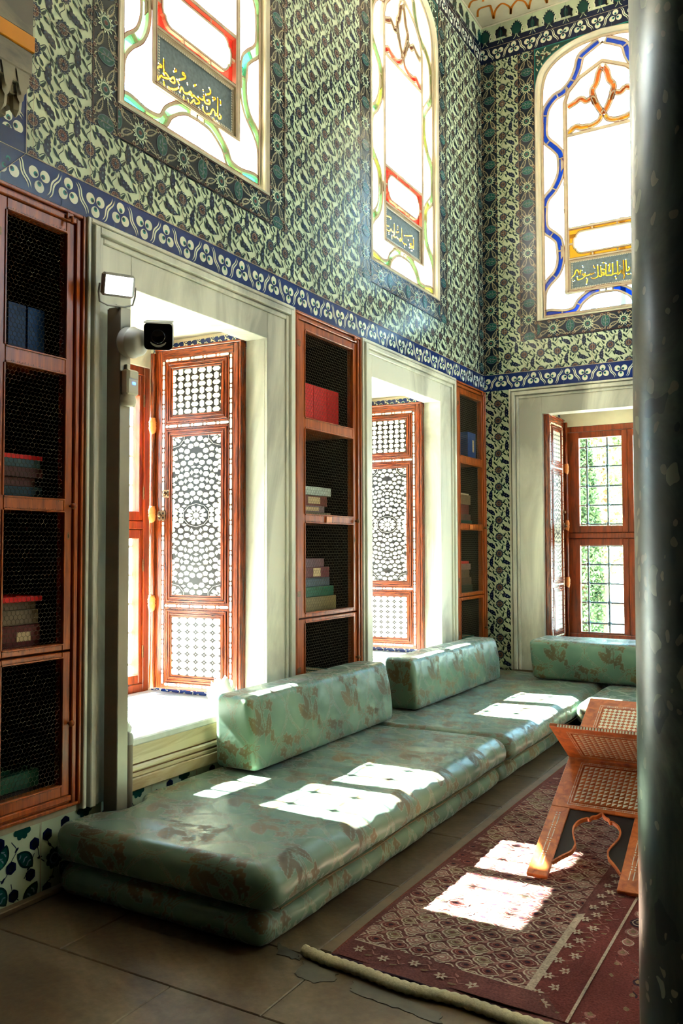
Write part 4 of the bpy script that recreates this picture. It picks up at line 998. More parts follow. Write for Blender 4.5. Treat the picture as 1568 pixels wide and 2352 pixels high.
def shutter(name, label, M3, H, W=.505, zb=.462, zt=2.112, loc=(0, 0, 0), far=False):
    """local: u from the hinge, v height, w out of the leaf's face"""
    t = thing(name, label, 'shutter', loc, 'inlaid shutters folded against the window niches')
    f = lambda V: M3(V[:, 0], V[:, 1], V[:, 2])
    def bx(g, u0, u1, v0, v1, w0, w1, m, b=.002): g.box(u0, u1, v0, v1, w0, w1, m, b, M=f)
    g = G()
    bx(g, 0, .05, zb, zt, -.034, 0, 'shutter_wood'); bx(g, W-.045, W, zb, zt, -.034, 0, 'shutter_wood'); bx(g, .05, W-.045, zt-.045, zt, -.034, 0, 'shutter_rail'); bx(g, .05, W-.045, zb, zb+.035, -.034, 0, 'shutter_rail')
    bx(g, 0, W, zt-.0, zt+.012, -.04, .008, 'shutter_rail', .003); bx(g, .0, .012, zb, zt, -.002, .012, 'shutter_wood'); bx(g, .02, .028, zb, zt, -.002, .006, 'shutter_wood')
    bx(g, .05, W-.045, zb+.03, zt-.04, -.034, -.004, 'shutter_wood', 0)
    child(g, 'leaf_frame', t)
    fields = [(1.745, 2.058, 'b'), (.872, 1.728, 's'), (.488, .856, 'd')]
    o0, o1 = .062, W-.052
    for z0, z1, k in fields:
        g = G(); steps = [(0, -.001, 'w'), (.012, .003, 'w'), (.02, -.001, 'w'), (.028, .005, 'w'), (.038, .001, 'w')]
        for r, w, _ in steps:
            a0, a1, b0, b1 = o0+r+.01, o1-r-.01, z0+r, z1-r; q = .008
            bx(g, a0, a0+q, b0, b1, -.006, w+.002, 'shutter_wood', .001); bx(g, a1-q, a1, b0, b1, -.006, w+.002, 'shutter_wood', .001)
            bx(g, a0+q, a1-q, b1-q, b1, -.006, w+.002, 'shutter_rail', .001); bx(g, a0+q, a1-q, b0, b0+q, -.006, w+.002, 'shutter_rail', .001)
        a0, a1, b0, b1 = o0+.048, o1-.048, z0+.04, z1-.04
        bx(g, a0-.004, a1+.004, b0-.004, b1+.004, -.01, .0, 'ebony', 0)
        m3 = lambda u, v, w: M3(u, v, np.asarray(w, float)+.0005)
        e = .003
        if k == 'b': basket_panel(g, m3, a0+e, a1-e, b0+e, b1-e)
        elif k == 's': star_panel(g, m3, a0+e, a1-e, b0+e, b1-e)
        else: disc_panel(g, m3, a0+e, a1-e, b0+e, b1-e)
        child(g, {'b': 'basket_inlay_panel', 's': 'star_inlay_panel', 'd': 'disc_inlay_panel'}[k], t)
    g = G(); m3 = lambda u, v, w: M3(u, v, np.asarray(w, float)+.0004)
    for u in (o0, o1): beads_line(g, m3, u, .485, u, 2.062)
    for z in (.485, .864, 1.737, 2.062): beads_line(g, m3, o0+.01, z, o1-.01, z)
    child(g, 'pearl_bead_line', t)
    # meeting-stile moulding: a round pole with bone finials
    g = G(); pu = W+.004; m = 'shutter_wood'
    M_ = lambda V: M3(pu+V[:, 0], V[:, 2], .012+V[:, 1])
    g.lathe([(0, zb), (.013, zb), (.013, zt-.01), (0, zt-.01)], (0, 0, 0), m, 12, M=M_); child(g, 'round_stile', t)
    for z in (.865, 1.30, 1.735):
        g = G(); g.lathe([(.0, z-.055), (.006, z-.05), (.015, z-.02), (.019, z), (.016, z+.01), (.02, z+.014), (.017, z+.02), (.02, z+.026), (.015, z+.04), (.015, z+.048), (0, z+.05)], (0, 0, 0), 'bone_orange', 12, M=lambda V: M3(pu+V[:, 0], V[:, 2], .014+V[:, 1])); child(g, 'bone_finial', t, 'carved orange bone finial')
    for z, u, r in ((1.408, W-.075, .024), (1.302, W-.045, .03)):
        g = G(); g.faces(*(lambda Q: (np.concatenate([M3(Q[:, 0], Q[:, 1], .006), M3(Q[:, 0], Q[:, 1], .0)]), [tuple(range(len(Q)))]+[(i, (i+1) % len(Q), len(Q)+(i+1) % len(Q), len(Q)+i) for i in range(len(Q))]))(scallop(u, z, r, 4, .3, 6)), 'old_brass')
        for k in range(4):
            a = k*PI/2+PI/4; P = circ(u+r*.5*math.cos(a), z+r*.5*math.sin(a), r*.2, 8); g.poly(M3(P[:, 0], P[:, 1], .0066), 'cabinet_dark')
        g.lathe([(.004, .004), (.005, .014), (.010, .018), (.009, .027), (0, .030)], (0, 0, 0), 'old_brass', 12, M=lambda V, u=u, z=z: M3(u+V[:, 0], z+V[:, 1], V[:, 2]))
        child(g, 'escutcheon', t)
    return t
def leaf_map(hx, hy, ang, sgn):
    """leaf hinged at (hx,hy); runs along direction ang; face normal is 90 degrees to it"""
    du, dn = np.array([math.cos(ang), math.sin(ang)]), np.array([-math.sin(ang), math.cos(ang)])*sgn
    def f(u, v, w):
        u = np.asarray(u, float); v = np.asarray(v, float); w = np.broadcast_to(np.asarray(w, float), u.shape)
        return np.stack([hx+du[0]*u+dn[0]*w, hy+du[1]*u+dn[1]*w, v], -1)
    return f
shutter('inlaid_shutter', 'pearl inlaid wooden shutter behind the security camera, in the nearer window niche', leaf_map(-.106, -2.905, PI+math.radians(4.5), 1), 0, loc=(-.106, -2.905, .46))
shutter('inlaid_shutter', 'pearl inlaid wooden shutter in the middle niche, between the two tall bookcases with wire doors', leaf_map(-.106, -.898, PI+math.radians(4.5), 1), 0, loc=(-.106, -.898, .46))
shutter('inlaid_shutter', 'pearl inlaid wooden shutter seen edge-on beside the window with trees outside', leaf_map(.478, .022, PI/2-.02, -1), 0, W=.40, loc=(.478, .022, .46))

# ------------------------------------------------------------------ bookcases with wire doors
def hexwire(g, M3, u0, u1, v0, v1, w, s=.0165, r=.00055):
    """chicken wire as thin three-sided rods"""
    dx, dy = s, s*.86
    segs = []
    j = 0; v = v0
    while v < v1:
        u = u0-(dx/2 if j % 2 else 0)
        while u < u1:
            a = (u+dx/2, v); b = (u+dx, v+dy*.35); c = (u+dx, v+dy); d = (u, v+dy*.35)
            segs += [(a, b), (d, a), (b, c)]; u += dx
        v += dy; j += 1
    V = []; n = 0
    for a, b in segs:
        if not (u0 <= min(a[0], b[0]) and max(a[0], b[0]) <= u1 and v0 <= min(a[1], b[1]) and max(a[1], b[1]) <= v1): continue
        du, dv = b[0]-a[0], b[1]-a[1]; L = math.hypot(du, dv); nx, ny = -dv/L*r, du/L*r
        V.append([(a[0]+nx, a[1]+ny, 0), (a[0]-nx, a[1]-ny, 0), (a[0], a[1], 1.4*r), (b[0]+nx, b[1]+ny, 0), (b[0]-nx, b[1]-ny, 0), (b[0], b[1], 1.4*r)]); n += 1
    if not n: return
    V = np.array(V).reshape(-1, 3); base = np.arange(n)[:, None]*6
    F = np.concatenate([base+np.array([0, 2, 5, 3]), base+np.array([2, 1, 4, 5]), base+np.array([1, 0, 3, 4])], 1).reshape(-1)
    g.raw(M3(V[:, 0], V[:, 1], V[:, 2]+w), F, [4]*(3*n), [g.mi('wire')]*(3*n))
def bookcase(label, y0, y1, oy0, oy1, extra):
    t = thing('bookcase', label, 'bookcase', (0, (y0+y1)/2, .27), 'wire-fronted bookcases set into the wall')
    def bx(g, a0, a1, z0, z1, w0, w1, m='mahogany', b=.0025): g.box(w0, w1, a0, a1, z0, z1, m, b)
    zb, zt = .267, 2.313
    g = G()
    for r0, r1, w in ((0, .012, .020), (.012, .02, .008), (.02, .038, .016)):
        bx(g, y0+r0, y0+r1, zb, zt-r0, -.03, w); bx(g, y1-r1, y1-r0, zb, zt-r0, -.03, w); bx(g, y0+r1, y1-r1, zt-r1, zt-r0, -.03, w); bx(g, y0+r1, y1-r1, zb+r0, zb+r1, -.03, w)
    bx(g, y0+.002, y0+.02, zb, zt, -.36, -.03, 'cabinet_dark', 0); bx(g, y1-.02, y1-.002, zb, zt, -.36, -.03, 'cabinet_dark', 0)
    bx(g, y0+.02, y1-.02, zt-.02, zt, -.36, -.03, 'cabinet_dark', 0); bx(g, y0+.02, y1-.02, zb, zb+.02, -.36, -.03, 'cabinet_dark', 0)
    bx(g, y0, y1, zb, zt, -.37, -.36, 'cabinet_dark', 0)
    child(g, 'case', t)
    for z in (.792, 1.290, 1.772):
        g = G(); bx(g, y0+.02, y1-.02, z-.02, z+.002, -.36, -.032, 'mahogany', .002); child(g, 'shelf', t)
    # doors: upper leaf with three openings, lower leaf with one
    for (dz0, dz1, rails) in ((.797, zt-.040, [(.820, 1.266), (1.312, 1.738), (1.795, 2.232)]), (zb+.038, .790, [(.345, .770)])):
        d = None; g = G(); w0, w1 = -.028, .006
        s0, s1 = y0+.039, y1-.039
        bx(g, s0, oy0, dz0, dz1, w0, w1); bx(g, oy1, s1, dz0, dz1, w0, w1)
        ed = [dz0]+[v for r in rails for v in r]+[dz1]
        for k in range(0, len(ed), 2): bx(g, oy0, oy1, ed[k], ed[k+1], w0, w1)
        for a, b in rails:   # bead round each opening
            for (p0, p1, q0, q1) in ((oy0-.007, oy0, a, b), (oy1, oy1+.007, a, b), (oy0, oy1, b, b+.006), (oy0, oy1, a-.006, a)): bx(g, p0, p1, q0, q1, w1-.002, w1+.004, b=.0015)
        d = child(g, 'door', t)
        wg = G()
        for a, b in rails: hexwire(wg, MXl, oy0-.006, oy1+.006, a-.008, b+.008, -.004)
        rr = random.Random(int(oy0*1000) % 97)
        for a, b in rails:     # trimmed wire ends over the rails
            for k in range(int((oy1-oy0)/.011)):
                y = oy0+.011*k
                for z, s in ((b+.002, 1), (a-.002, -1)):
                    if s < 0 and k % 2: continue
                    wg.tube([(w1-.002, y, z), (w1+.0035, y+rr.uniform(-.003, .003), z+s*rr.uniform(.004, .010))], .0007, 'wire', 3, cap=False)
        child(wg, 'wire_mesh', d)
        zk = (dz0+dz1)/2 if dz0 < .5 else 1.288
        kg = G(); kg.lathe([(.004, .004), (.004, .012), (.010, .018), (.011, .024), (.006, .031), (0, .032)], (0, 0, 0), 'mahogany' if extra == 'a' else 'old_brass', 12, axis=0, M=lambda V: V+np.array([0, oy1+.028, zk])); child(kg, 'knob', d)
        for zh in ((dz0+.12, dz1-.12) if dz0 > .5 else ((dz0+dz1)/2,)):
            hg = G(); Q = scallop(y0+.03, zh, .017, 4, .35, 5); hg.poly(MXl(Q[:, 0], Q[:, 1], .0215), 'old_brass'); Q = scallop(y0+.052, zh, .017, 4, .35, 5); hg.poly(MXl(Q[:, 0], Q[:, 1], .0085), 'old_brass')
            hg.tube([(.012, y0+.0405, zh-.014), (.012, y0+.0405, zh+.014)], .004, 'old_brass', 6); child(hg, 'hinge', d)
    g = G(); Q = circ(oy1+.02, 1.185, .006, 12, .014); g.poly(MXl(Q[:, 0], Q[:, 1], .0075), 'old_brass'); Q = circ(oy1+.02, 1.185, .002, 8, .008); g.poly(MXl(Q[:, 0], Q[:, 1], .008), 'cabinet_dark'); child(g, 'keyhole_plate', t)
    g = G(); g.tube([(.02, y1-.075, 2.285), (.034, y1-.075, 2.283), (.036, y1-.075, 2.262)], .005, 'mahogany', 8); g.box(.018, .026, y1-.09, y1-.06, 2.275, 2.3, 'mahogany', .003); child(g, 'turn_catch', t)
    if extra != 'a':
        g = G(); g.box(.0095, .012, (oy0+oy1)/2-.045, (oy0+oy1)/2+.01, 1.272, 1.304, 'bone_orange', .002); child(g, 'shelf_mark', t, 'orange paper mark')
    return t
bookcase('leftmost tall mahogany bookcase with wire doors, left of the floodlight', -4.393, -3.988, -4.307, -4.063, 'a')
bookcase('tall mahogany wire-fronted bookcase between the two left window niches, red books on top', -2.645, -1.971, -2.535, -2.052, 'b')
bookcase('narrow-looking mahogany wire-fronted bookcase in the far corner beside the tiled strip', -.609, -.024, -.512, -.09, 'c')

# ------------------------------------------------------------------ books
def book(label, w, d, h, rgb, x, y, z, stand=False, lab=None, rot=0., group='books behind the wire doors'):
    """lying: w along y, d deep, h thick. standing: w thickness along y, h tall"""
    t = thing('book', label, 'book', (x, y, z), group, rot)
    mname = 'cover_%d_%d_%d' % rgb; simple(mname, rgb, .6, .3, .15, 40)
    g = G(); e = .003
    F = lambda V: V
    if stand:
        g.box(-d, 0, 0, e, 0, h, mname, .001); g.box(-d, 0, w-e, w, 0, h, mname, .001); g.box(-e, .0015, 0, w, 0, h, mname, .0015); P = (-d+.004, -e, e, w-e, .003, h-.004)
    else:
        g.box(-d, 0, 0, w, 0, e, mname, .001); g.box(-d, 0, 0, w, h-e, h, mname, .001); g.box(-e, .0015, 0, w, 0, h, mname, .0015); P = (-d+.004, -e, .004, w-.004, e, h-e)
    c = g.build('cover', t)
    g = G(); g.box(*P, 'book_page'); g.build('page_block', t)
    if lab:
        g = G(); u0, u1, v0, v1 = lab; g.box(.0012, .0024, u0*w, u1*w, v0*h, v1*h, 'book_label'); g.build('paper_label', t)
    return t
def stack(x, y, z, items, where):
    for k, (nm, w, h, rgb, lab) in enumerate(items):
        d = min(.2, w*.8+.04)
        book('%s, %s' % (nm, where), w, d, h, rgb, x-.008*(k % 3), y+.004*(k % 2), z, lab=lab); z += h+.0004
XB = -.075
B1 = 'in the leftmost bookcase'
book('upright dark blue volume, left of the blue pair '+B1, .072, .2, .19, (14, 52, 96), XB, -4.235, 1.775, True)
book('upright dark blue volume, right of the blue pair '+B1, .072, .2, .19, (16, 60, 110), XB, -4.156, 1.775, True)
stack(XB, -4.255, 1.293, [('grey-green book at the bottom of the upper stack', .19, .022, (96, 104, 90), None), ('dark teal book second from the bottom of the upper stack', .17, .036, (22, 52, 62), None), ('brown book in the middle of the upper stack', .15, .03, (92, 50, 42), None), ('dark red-brown book, fourth up in the upper stack', .165, .034, (70, 32, 28), None), ('grey-blue book just under the bright red one', .165, .028, (52, 78, 84), None), ('bright red thin book topping the upper stack', .178, .016, (214, 26, 24), None)], B1)
stack(XB, -4.255, .794, [('maroon book with a paper label, bottom of the lower stack', .165, .092, (92, 36, 30), (.42, .76, .42, .76)), ('olive-grey book above the labelled maroon one', .16, .05, (104, 88, 64), None), ('brown-olive book third up in the lower stack', .16, .026, (86, 70, 50), None), ('bright red thin book topping the lower stack', .17, .019, (210, 20, 20), None)], B1)
stack(XB, -4.255, .289, [('black-brown large book at the very bottom', .19, .05, (40, 24, 20), None), ('dark green large book lying near the bottom', .17, .055, (14, 70, 50), None)], B1)
B2 = 'in the middle bookcase'
yb = -2.50
for k, (nm, w, rgb) in enumerate((('left', .17, (206, 18, 10)), ('middle', .135, (196, 14, 10)), ('right', .125, (184, 12, 10)))):
    book('%s one of the three upright bright red volumes %s' % (nm, B2), w, .2, .222, rgb, XB, yb, 1.775, True); yb += w+.0015
stack(XB, -2.50, 1.293, [('tan book at the bottom of the upper stack', .345, .036, (134, 118, 88), None), ('mauve-grey book second from bottom of the upper stack', .29, .034, (128, 108, 108), (.2, .8, .2, .8)), ('rust book with a round pale label, upper stack', .335, .054, (124, 66, 54), (.42, .78, .2, .85)), ('pale grey-white book topping the upper stack', .345, .044, (172, 184, 170), None)], B2)
stack(XB, -2.50, .794, [('olive-tan thick book at the bottom of the lower stack', .40, .092, (124, 112, 70), None), ('green book second up in the lower stack', .385, .052, (30, 88, 66), None), ('slate blue book in the middle of the lower stack', .36, .048, (74, 88, 100), None), ('maroon book with a square label, lower stack', .325, .054, (104, 46, 52), (.5, .72, .1, .9)), ('faded mauve book topping the lower stack', .29, .044, (112, 78, 84), None)], B2)
for k in range(3): book(('left', 'middle', 'right')[k]+' of three upright dark teal volumes at the bottom, '+B2, .1, .2, .2, (14, 74, 62), XB, -2.42+.102*k, .289, True)
B3 = 'in the corner bookcase'
book('blue box file with a narrow label, '+B3, .16, .2, .22, (18, 66, 128), -.045, -.235, 1.775, True, lab=(.55, .75, .35, .75))
stack(XB, -.345, 1.293, [('dark green book at the bottom of the upper stack', .255, .05, (22, 78, 56), None), ('brown book second from the bottom of the upper stack', .245, .045, (96, 70, 58), None), ('maroon book in the middle of the upper stack', .235, .07, (118, 56, 46), None), ('olive-brown book fourth up in the upper stack', .225, .07, (124, 98, 66), None), ('cream thin book topping the upper stack', .215, .012, (206, 186, 150), None)], B3)
stack(XB, -.345, .794, [('black-green book at the bottom of the lower stack', .255, .072, (34, 48, 34), None), ('dark brown book second up in the lower stack', .25, .055, (84, 64, 46), None), ('brown book in the middle of the lower stack', .235, .055, (104, 82, 58), None), ('mauve book just under the red one', .215, .044, (138, 104, 92), None), ('bright red thin book topping the lower stack', .205, .02, (206, 36, 26), None)], B3)
for k in range(2): book(('left', 'right')[k]+' of two upright green volumes at the bottom, '+B3, .11, .2, .2, (20, 84, 62), XB, -.29+.113*k, .289, True)
# ------------------------------------------------------------------ damask pattern raster (sampled into a mesh attribute)
CW, CH, NX, NY = .36, .46, 540, 690
MASK = np.zeros((NY, NX), np.float32)
def rast(P, val):
    P = np.asarray(P, float)
    for ox in (-CW, 0, CW):
        for oy in (-CH, 0, CH):
            Q = P+np.array([ox, oy])
            i0, i1 = int(np.floor(Q[:, 0].min()/CW*NX)), int(np.ceil(Q[:, 0].max()/CW*NX)); j0, j1 = int(np.floor(Q[:, 1].min()/CH*NY)), int(np.ceil(Q[:, 1].max()/CH*NY))
            i0, i1, j0, j1 = max(0, i0), min(NX-1, i1), max(0, j0), min(NY-1, j1)
            if i0 > i1 or j0 > j1: continue
            X, Y = np.meshgrid((np.arange(i0, i1+1)+.5)/NX*CW, (np.arange(j0, j1+1)+.5)/NY*CH); ins = np.zeros(X.shape, bool)
            for k in range(len(Q)):
                x0, y0 = Q[k-1]; x1, y1 = Q[k]
                if y0 == y1: continue
                c = ((Y < y0) != (Y < y1)); ins ^= c & (X < (x1-x0)*(Y-y0)/(y1-y0)+x0)
            MASK[j0:j1+1, i0:i1+1][ins] = val
def bouquet(cx, cy, k=1.):
    def lf(x, y, a, l, w, c=0., t=.22): rast(leaf(cx+x*k, cy+y*k, a, l*k, w*k, c, t, 21, .45), 1.)
    def vein(pts): rast(ribbon([(cx+a*k, cy+b*k) for a, b in pts], .0022, 4), .15)
    rast(ribbon([(cx, cy-.10*k), (cx+.004, cy-.03), (cx-.002, cy+.06*k)], .004, 4), 1.)
    lf(-.045, -.03, 2.45, .105, .062, -.6, .3); lf(.03, -.035, 1.15, .09, .04, .5, .3); lf(-.025, .005, 1.9, .07, .03, .3)
    vein([(-.005, -.055), (-.035, -.03), (-.075, .0)]); vein([(.018, -.07), (.03, -.03), (.045, .0)])
    for x, y in ((-.055, .055), (.05, .03), (-.005, .088), (.042, .085), (-.03, .10)):
        for a in (.3, 1.3, 2.4, 3.4, 5.): lf(x+.011*math.cos(a), y+.011*math.sin(a), a, .03, .02, 0, .25)
        rast(ribbon([(cx, cy+.02), (cx+x*k*.6, cy+y*k*.55+.01), (cx+x*k, cy+y*k)], .0028, 4), 1.)
    for x, y in ((-.055, .055), (.05, .03), (-.005, .088), (.042, .085), (-.03, .10)): rast(circ(cx+x*k, cy+y*k, .0035, 8), .1)
    for a in (-.4, .25): lf(.045, -.075, 1.5+a, .05, .02, .5)
bouquet(.18, .23, 1.12); bouquet(0, .46, 1.12)
tt = np.linspace(0, CH, 60)
for s in (1, -1):
    base = np.stack([.18*0+.09+.086*s*np.cos(2*PI*tt/CH)*1.0, tt], 1)
    for sh in (0, .18):
        b = base+np.array([sh, 0])
        for d in (-.0055, .0055): rast(ribbon(np.stack([b[:, 0]+d, b[:, 1]], 1), .0024, 0), .8)
        for k in range(0, 60, 1): x, y = b[k]; rast(ribbon([(x-.009, y-.003), (x-.001, y+.003)], .0012, 0), .6); rast(ribbon([(x+.009, y-.003), (x+.001, y+.003)], .0012, 0), .6)
for cx, cy in ((.09, .115), (.27, .115), (.09, .345), (.27, .345)):
    P = circ(cx, cy, .016, 16); Q = circ(cx, cy, .012, 16); rast(P, .9); rast(Q, 0.)
    for sx in (-1, 1): rast(ribbon([(cx, cy-.01), (cx+sx*.02, cy-.03), (cx+sx*.014, cy-.06)], .004, 4), .9); rast(leaf(cx+sx*.034, cy, (0 if sx > 0 else PI)+.3, .034, .02, .6*sx, 0, 11), .9); rast(leaf(cx+sx*.034, cy, (0 if sx > 0 else PI)+.3, .024, .009, .6*sx, 0, 9), 0.)
def sample(s, t):
    x = (np.mod(s, CW)/CW*NX-.5); y = (np.mod(t, CH)/CH*NY-.5)
    i = np.floor(x).astype(int); j = np.floor(y).astype(int); fx, fy = x-i, y-j
    g = lambda a, b: MASK[np.mod(b, NY), np.mod(a, NX)]
    return g(i, j)*(1-fx)*(1-fy)+g(i+1, j)*fx*(1-fy)+g(i, j+1)*(1-fx)*fy+g(i+1, j+1)*fx*fy
def softbox(name, label, cat, x0, x1, y0, y1, z0, z1, r, res, deform=None, group=None, along='y', upright=False, cord=None, ph=(0, 0), label_cat=None):
    """rounded upholstered block; every face is a fine grid pushed onto the rounded form, pattern unwrapped over the edges"""
    lo, hi = np.array([x0, y0, z0]), np.array([x1, y1, z1]); VV = []; LL = []; PT = []; nv = 0
    def face(ax, side, a0, a1, b0, b1, rs):
        nonlocal nv
        na, nb = max(2, int((a1-a0)/rs)+1), max(2, int((b1-b0)/rs)+1); A, B = np.meshgrid(np.linspace(a0, a1, na), np.linspace(b0, b1, nb), indexing='ij')
        P = np.zeros((na, nb, 3)); o = [k for k in range(3) if k != ax]; P[..., o[0]] = A; P[..., o[1]] = B; P[..., ax] = hi[ax] if side else lo[ax]
        x, y, z = P[..., 0], P[..., 1], P[..., 2]
        if ax == 2: s, t = (y, x) if along == 'y' else (x, -y)
        elif ax == 0: s, t = y, (x1+(z1-z) if side else x0-(z1-z))
        else: s, t = ((y0-(z1-z)) if not side else y1+(z1-z)), x
        if along == 'x' and ax != 2: s, t = (x, -(y0-(z1-z))) if ax == 1 else (x0-(z1-z), -y)
        if upright:
            if along == 'y': s, t = (y, z) if ax == 0 else ((y, (z1-z0)+(x1-x)) if ax == 2 else (y0-(x1-x), z))
            else: s, t = (x, z) if ax == 1 else ((x, (z1-z0)+(y-y0)) if ax == 2 else (x0-(y-y0), z))
        val = sample(s+ph[0], t+ph[1])
        idx = (np.arange(na*nb)+nv).reshape(na, nb); Q = np.stack([idx[:-1, :-1], idx[1:, :-1], idx[1:, 1:], idx[:-1, 1:]], -1).reshape(-1, 4)
        flip = (side == 0) ^ (ax == 1)
        if flip: Q = Q[:, ::-1]
        VV.append(P.reshape(-1, 3)); LL.append(Q); PT.append(val.ravel()); nv += na*nb
    face(2, 1, x0, x1, y0, y1, res); face(2, 0, x0, x1, y0, y1, .03)
    for s_ in (0, 1): face(0, s_, y0, y1, z0, z1, res if s_ == 1 or along == 'x' else res*2); face(1, s_, x0, x1, z0, z1, res if not s_ else res*2)
    V = np.concatenate(VV); F = np.concatenate(LL); A = np.concatenate(PT)
    inner = np.clip(V, lo+r, hi-r); d = V-inner; L = np.linalg.norm(d, axis=1)
    # keep grid density over the rounding: cube-to-sphere style normalisation
    k = np.maximum(np.abs(d).max(1), 1e-9); dn = d/np.maximum(L, 1e-9)[:, None]; V2 = np.where((L > 1e-9)[:, None], inner+dn*r*np.minimum(1, k/r)[:, None], V)
    if deform is not None: V2 = deform(V2, V)
    me = bpy.data.meshes.new(name); 
    # weld duplicate seam vertices
    key = np.round(V2*20000).astype(np.int64); _, first, inv = np.unique(key, axis=0, return_index=True, return_inverse=True); inv = inv.ravel()
    V3 = V2[first]; F3 = inv[F]; A3 = A[first]
    org = np.array([(x0+x1)/2, (y0+y1)/2, z0])
    me.vertices.add(len(V3)); me.vertices.foreach_set('co', (V3-org).astype(np.float32).ravel()); me.loops.add(F3.size); me.loops.foreach_set('vertex_index', F3.astype(np.int32).ravel())
    me.polygons.add(len(F3)); me.polygons.foreach_set('loop_start', (np.arange(len(F3))*4).astype(np.int32)); me.polygons.foreach_set('use_smooth', np.ones(len(F3), bool))
    me.materials.append(MATS['damask_silk']); me.update(calc_edges=True)
    at = me.attributes.new('pattern', 'FLOAT', 'POINT'); at.data.foreach_set('value', A3.astype(np.float32))
    t = thing(name, label, cat, tuple(org), group)
    c = bpy.data.objects.new('cover', me); COL.objects.link(c); c.parent = t
    if cord:
        g = G(); P = np.array(cord)
        if deform is not None: pass
        g.tube(P-org, .0030, 'silk_cord', 6); g.build('piping', t)
    return t
def wav(V, amp, seed):
    x, y, z = V[:, 0], V[:, 1], V[:, 2]; return amp*(np.sin(y*7.3+seed)*np.sin(x*5.1+seed*2)+.5*np.sin(y*17+x*9+seed*3)+.3*np.sin(y*41+seed)*np.sin(z*60+seed))
def divan(x0, x1, y0, y1, z0, z1, bulge, seed, front='x'):
    def f(V2, V):
        W = V2.copy(); tz = np.clip((V2[:, 2]-z0)/(z1-z0), 0, 1); b = np.sin(PI*tz)**.8*bulge
        if front == 'x':
            k = np.clip((V2[:, 0]-(x0+x1)/2)/((x1-x0)/2), 0, 1)**6; W[:, 0] += b*k
            ky = np.clip(np.abs(V2[:, 1]-(y0+y1)/2)/((y1-y0)/2), 0, 1)**30; W[:, 1] += np.sign(V2[:, 1]-(y0+y1)/2)*ky*b*.3
            W[:, 0] += k*wav(V, .004, seed)
        else:
            k = np.clip(-(V2[:, 1]-(y0+y1)/2)/((y1-y0)/2), 0, 1)**6; W[:, 1] -= b*k
        if front == 'x' and y0 < -3.9: W[:, 0] += .088*np.exp(-((V2[:, 1]+3.845)/.105)**4)*np.clip(1-(V2[:, 0]-x0)/.25, 0, 1)**2
        top = np.clip((tz-.6)/.4, 0, 1); W[:, 2] += top*(wav(V, .0035, seed+1)+.004)
        return W
    return f
def roundrect_path(x, y0, y1, z, bul): return [(x+bul, y, z) for y in np.linspace(y0+.05, y1-.05, 40)]
GD = 'stacked damask divan mattresses along the walls'
def mat_(label, x0, x1, y0, y1, z0, z1, r, res, bulge, seed, front='x', cordz=None, ph=(0, 0)):
    cord = None
    if cordz is not None:
        cord = [(x1+.002+.003*math.sin(y*9+seed)+bulge*.25, y, cordz+.002*math.sin(y*13)) for y in np.linspace(y0+.05, y1-.05, 60)] if front == 'x' else [(x, y0-.004-bulge*.3, cordz) for x in np.linspace(x0+.05, x1-.05, 30)]
    return softbox('divan_mattress', label, 'mattress', x0, x1, y0, y1, z0, z1, r, res, divan(x0, x1, y0, y1, z0, z1, bulge, seed, front), GD, 'y' if front == 'x' else 'x', False, cord, ph)
mat_('lower damask mattress of the nearest divan, on the stone floor', .035, .868, -4.105, -2.165, .001, .100, .045, .006, .012, 1, ph=(.1, .05))
mat_('upper damask mattress of the nearest divan, with sun patches and its dark end towards us', .035, .892, -4.118, -2.184, .1125, .237, .042, .0042, .030, 2, cordz=.124)
mat_('lower damask mattress of the middle divan, below its sunlit seat', .035, .868, -2.150, -1.115, .001, .100, .045, .007, .012, 3, ph=(.2, .0))
mat_('upper damask mattress of the middle divan with two sun patches, towards the corner', .035, .905, -2.160, -.03, .1125, .237, .042, .0055, .034, 4, cordz=.124, ph=(.03, .1))
mat_('lower damask mattress of the far divan behind the folding stand', .96, 2.25, -1.075, -.03, .001, .100, .045, .012, .012, 5, 'y')
mat_('upper damask mattress of the far divan, under the window with trees', .955, 2.25, -1.10, -.03, .1125, .237, .042, .009, .03, 6, 'y', ph=(.1, .2))
def wedge(axis, base, top, zz0, zz1, seed, y0, y1):
    def f(V2, V):
        W = V2.copy(); t = np.clip((V2[:, 2]-zz0)/(zz1-zz0), 0, 1)
        if axis == 'x': k = np.clip((V2[:, 0]-base[0])/(base[1]-base[0]), 0, 1); W[:, 0] = V2[:, 0]+k*(top-base[1])*t+k*(.010*np.sin(PI*t)+wav(V, .0025, seed)); W[:, 1] += np.sign(V2[:, 1]-(y0+y1)/2)*.006*np.sin(PI*t)
        else: k = np.clip((base[1]-V2[:, 1])/(base[1]-base[0]), 0, 1); W[:, 1] = V2[:, 1]-k*(base[0]-top)*-t*1.+0-k*.010*np.sin(PI*t)
        W[:, 2] += t*wav(V, .002, seed+2); return W
    return f
GC = 'damask back cushions leaning on the walls'
softbox('back_cushion', 'long damask back cushion on the nearest divan, against the wall below the bookcase', 'cushion', .066, .278, -3.318, -2.105, .247, .545, .030, .0045, wedge('x', (.066, .278), .232, .247, .545, 1, -3.318, -2.105), GC, 'y', True)
softbox('back_cushion', 'damask back cushion on the middle divan, nearer the room corner', 'cushion', .075, .288, -1.83, -.50, .247, .527, .030, .006, wedge('x', (.075, .288), .25, .247, .527, 2, -1.83, -.5), GC, 'y', True, None, (.12, 0))
softbox('back_cushion', 'damask back cushion below the window with trees, on the far divan', 'cushion', .478, 1.72, -.40, -.11, .247, .520, .030, .007, wedge('y', (-.40, -.11), -.30, .247, .520, 3, -.4, -.11), GC, 'x', True, None, (.05, 0))

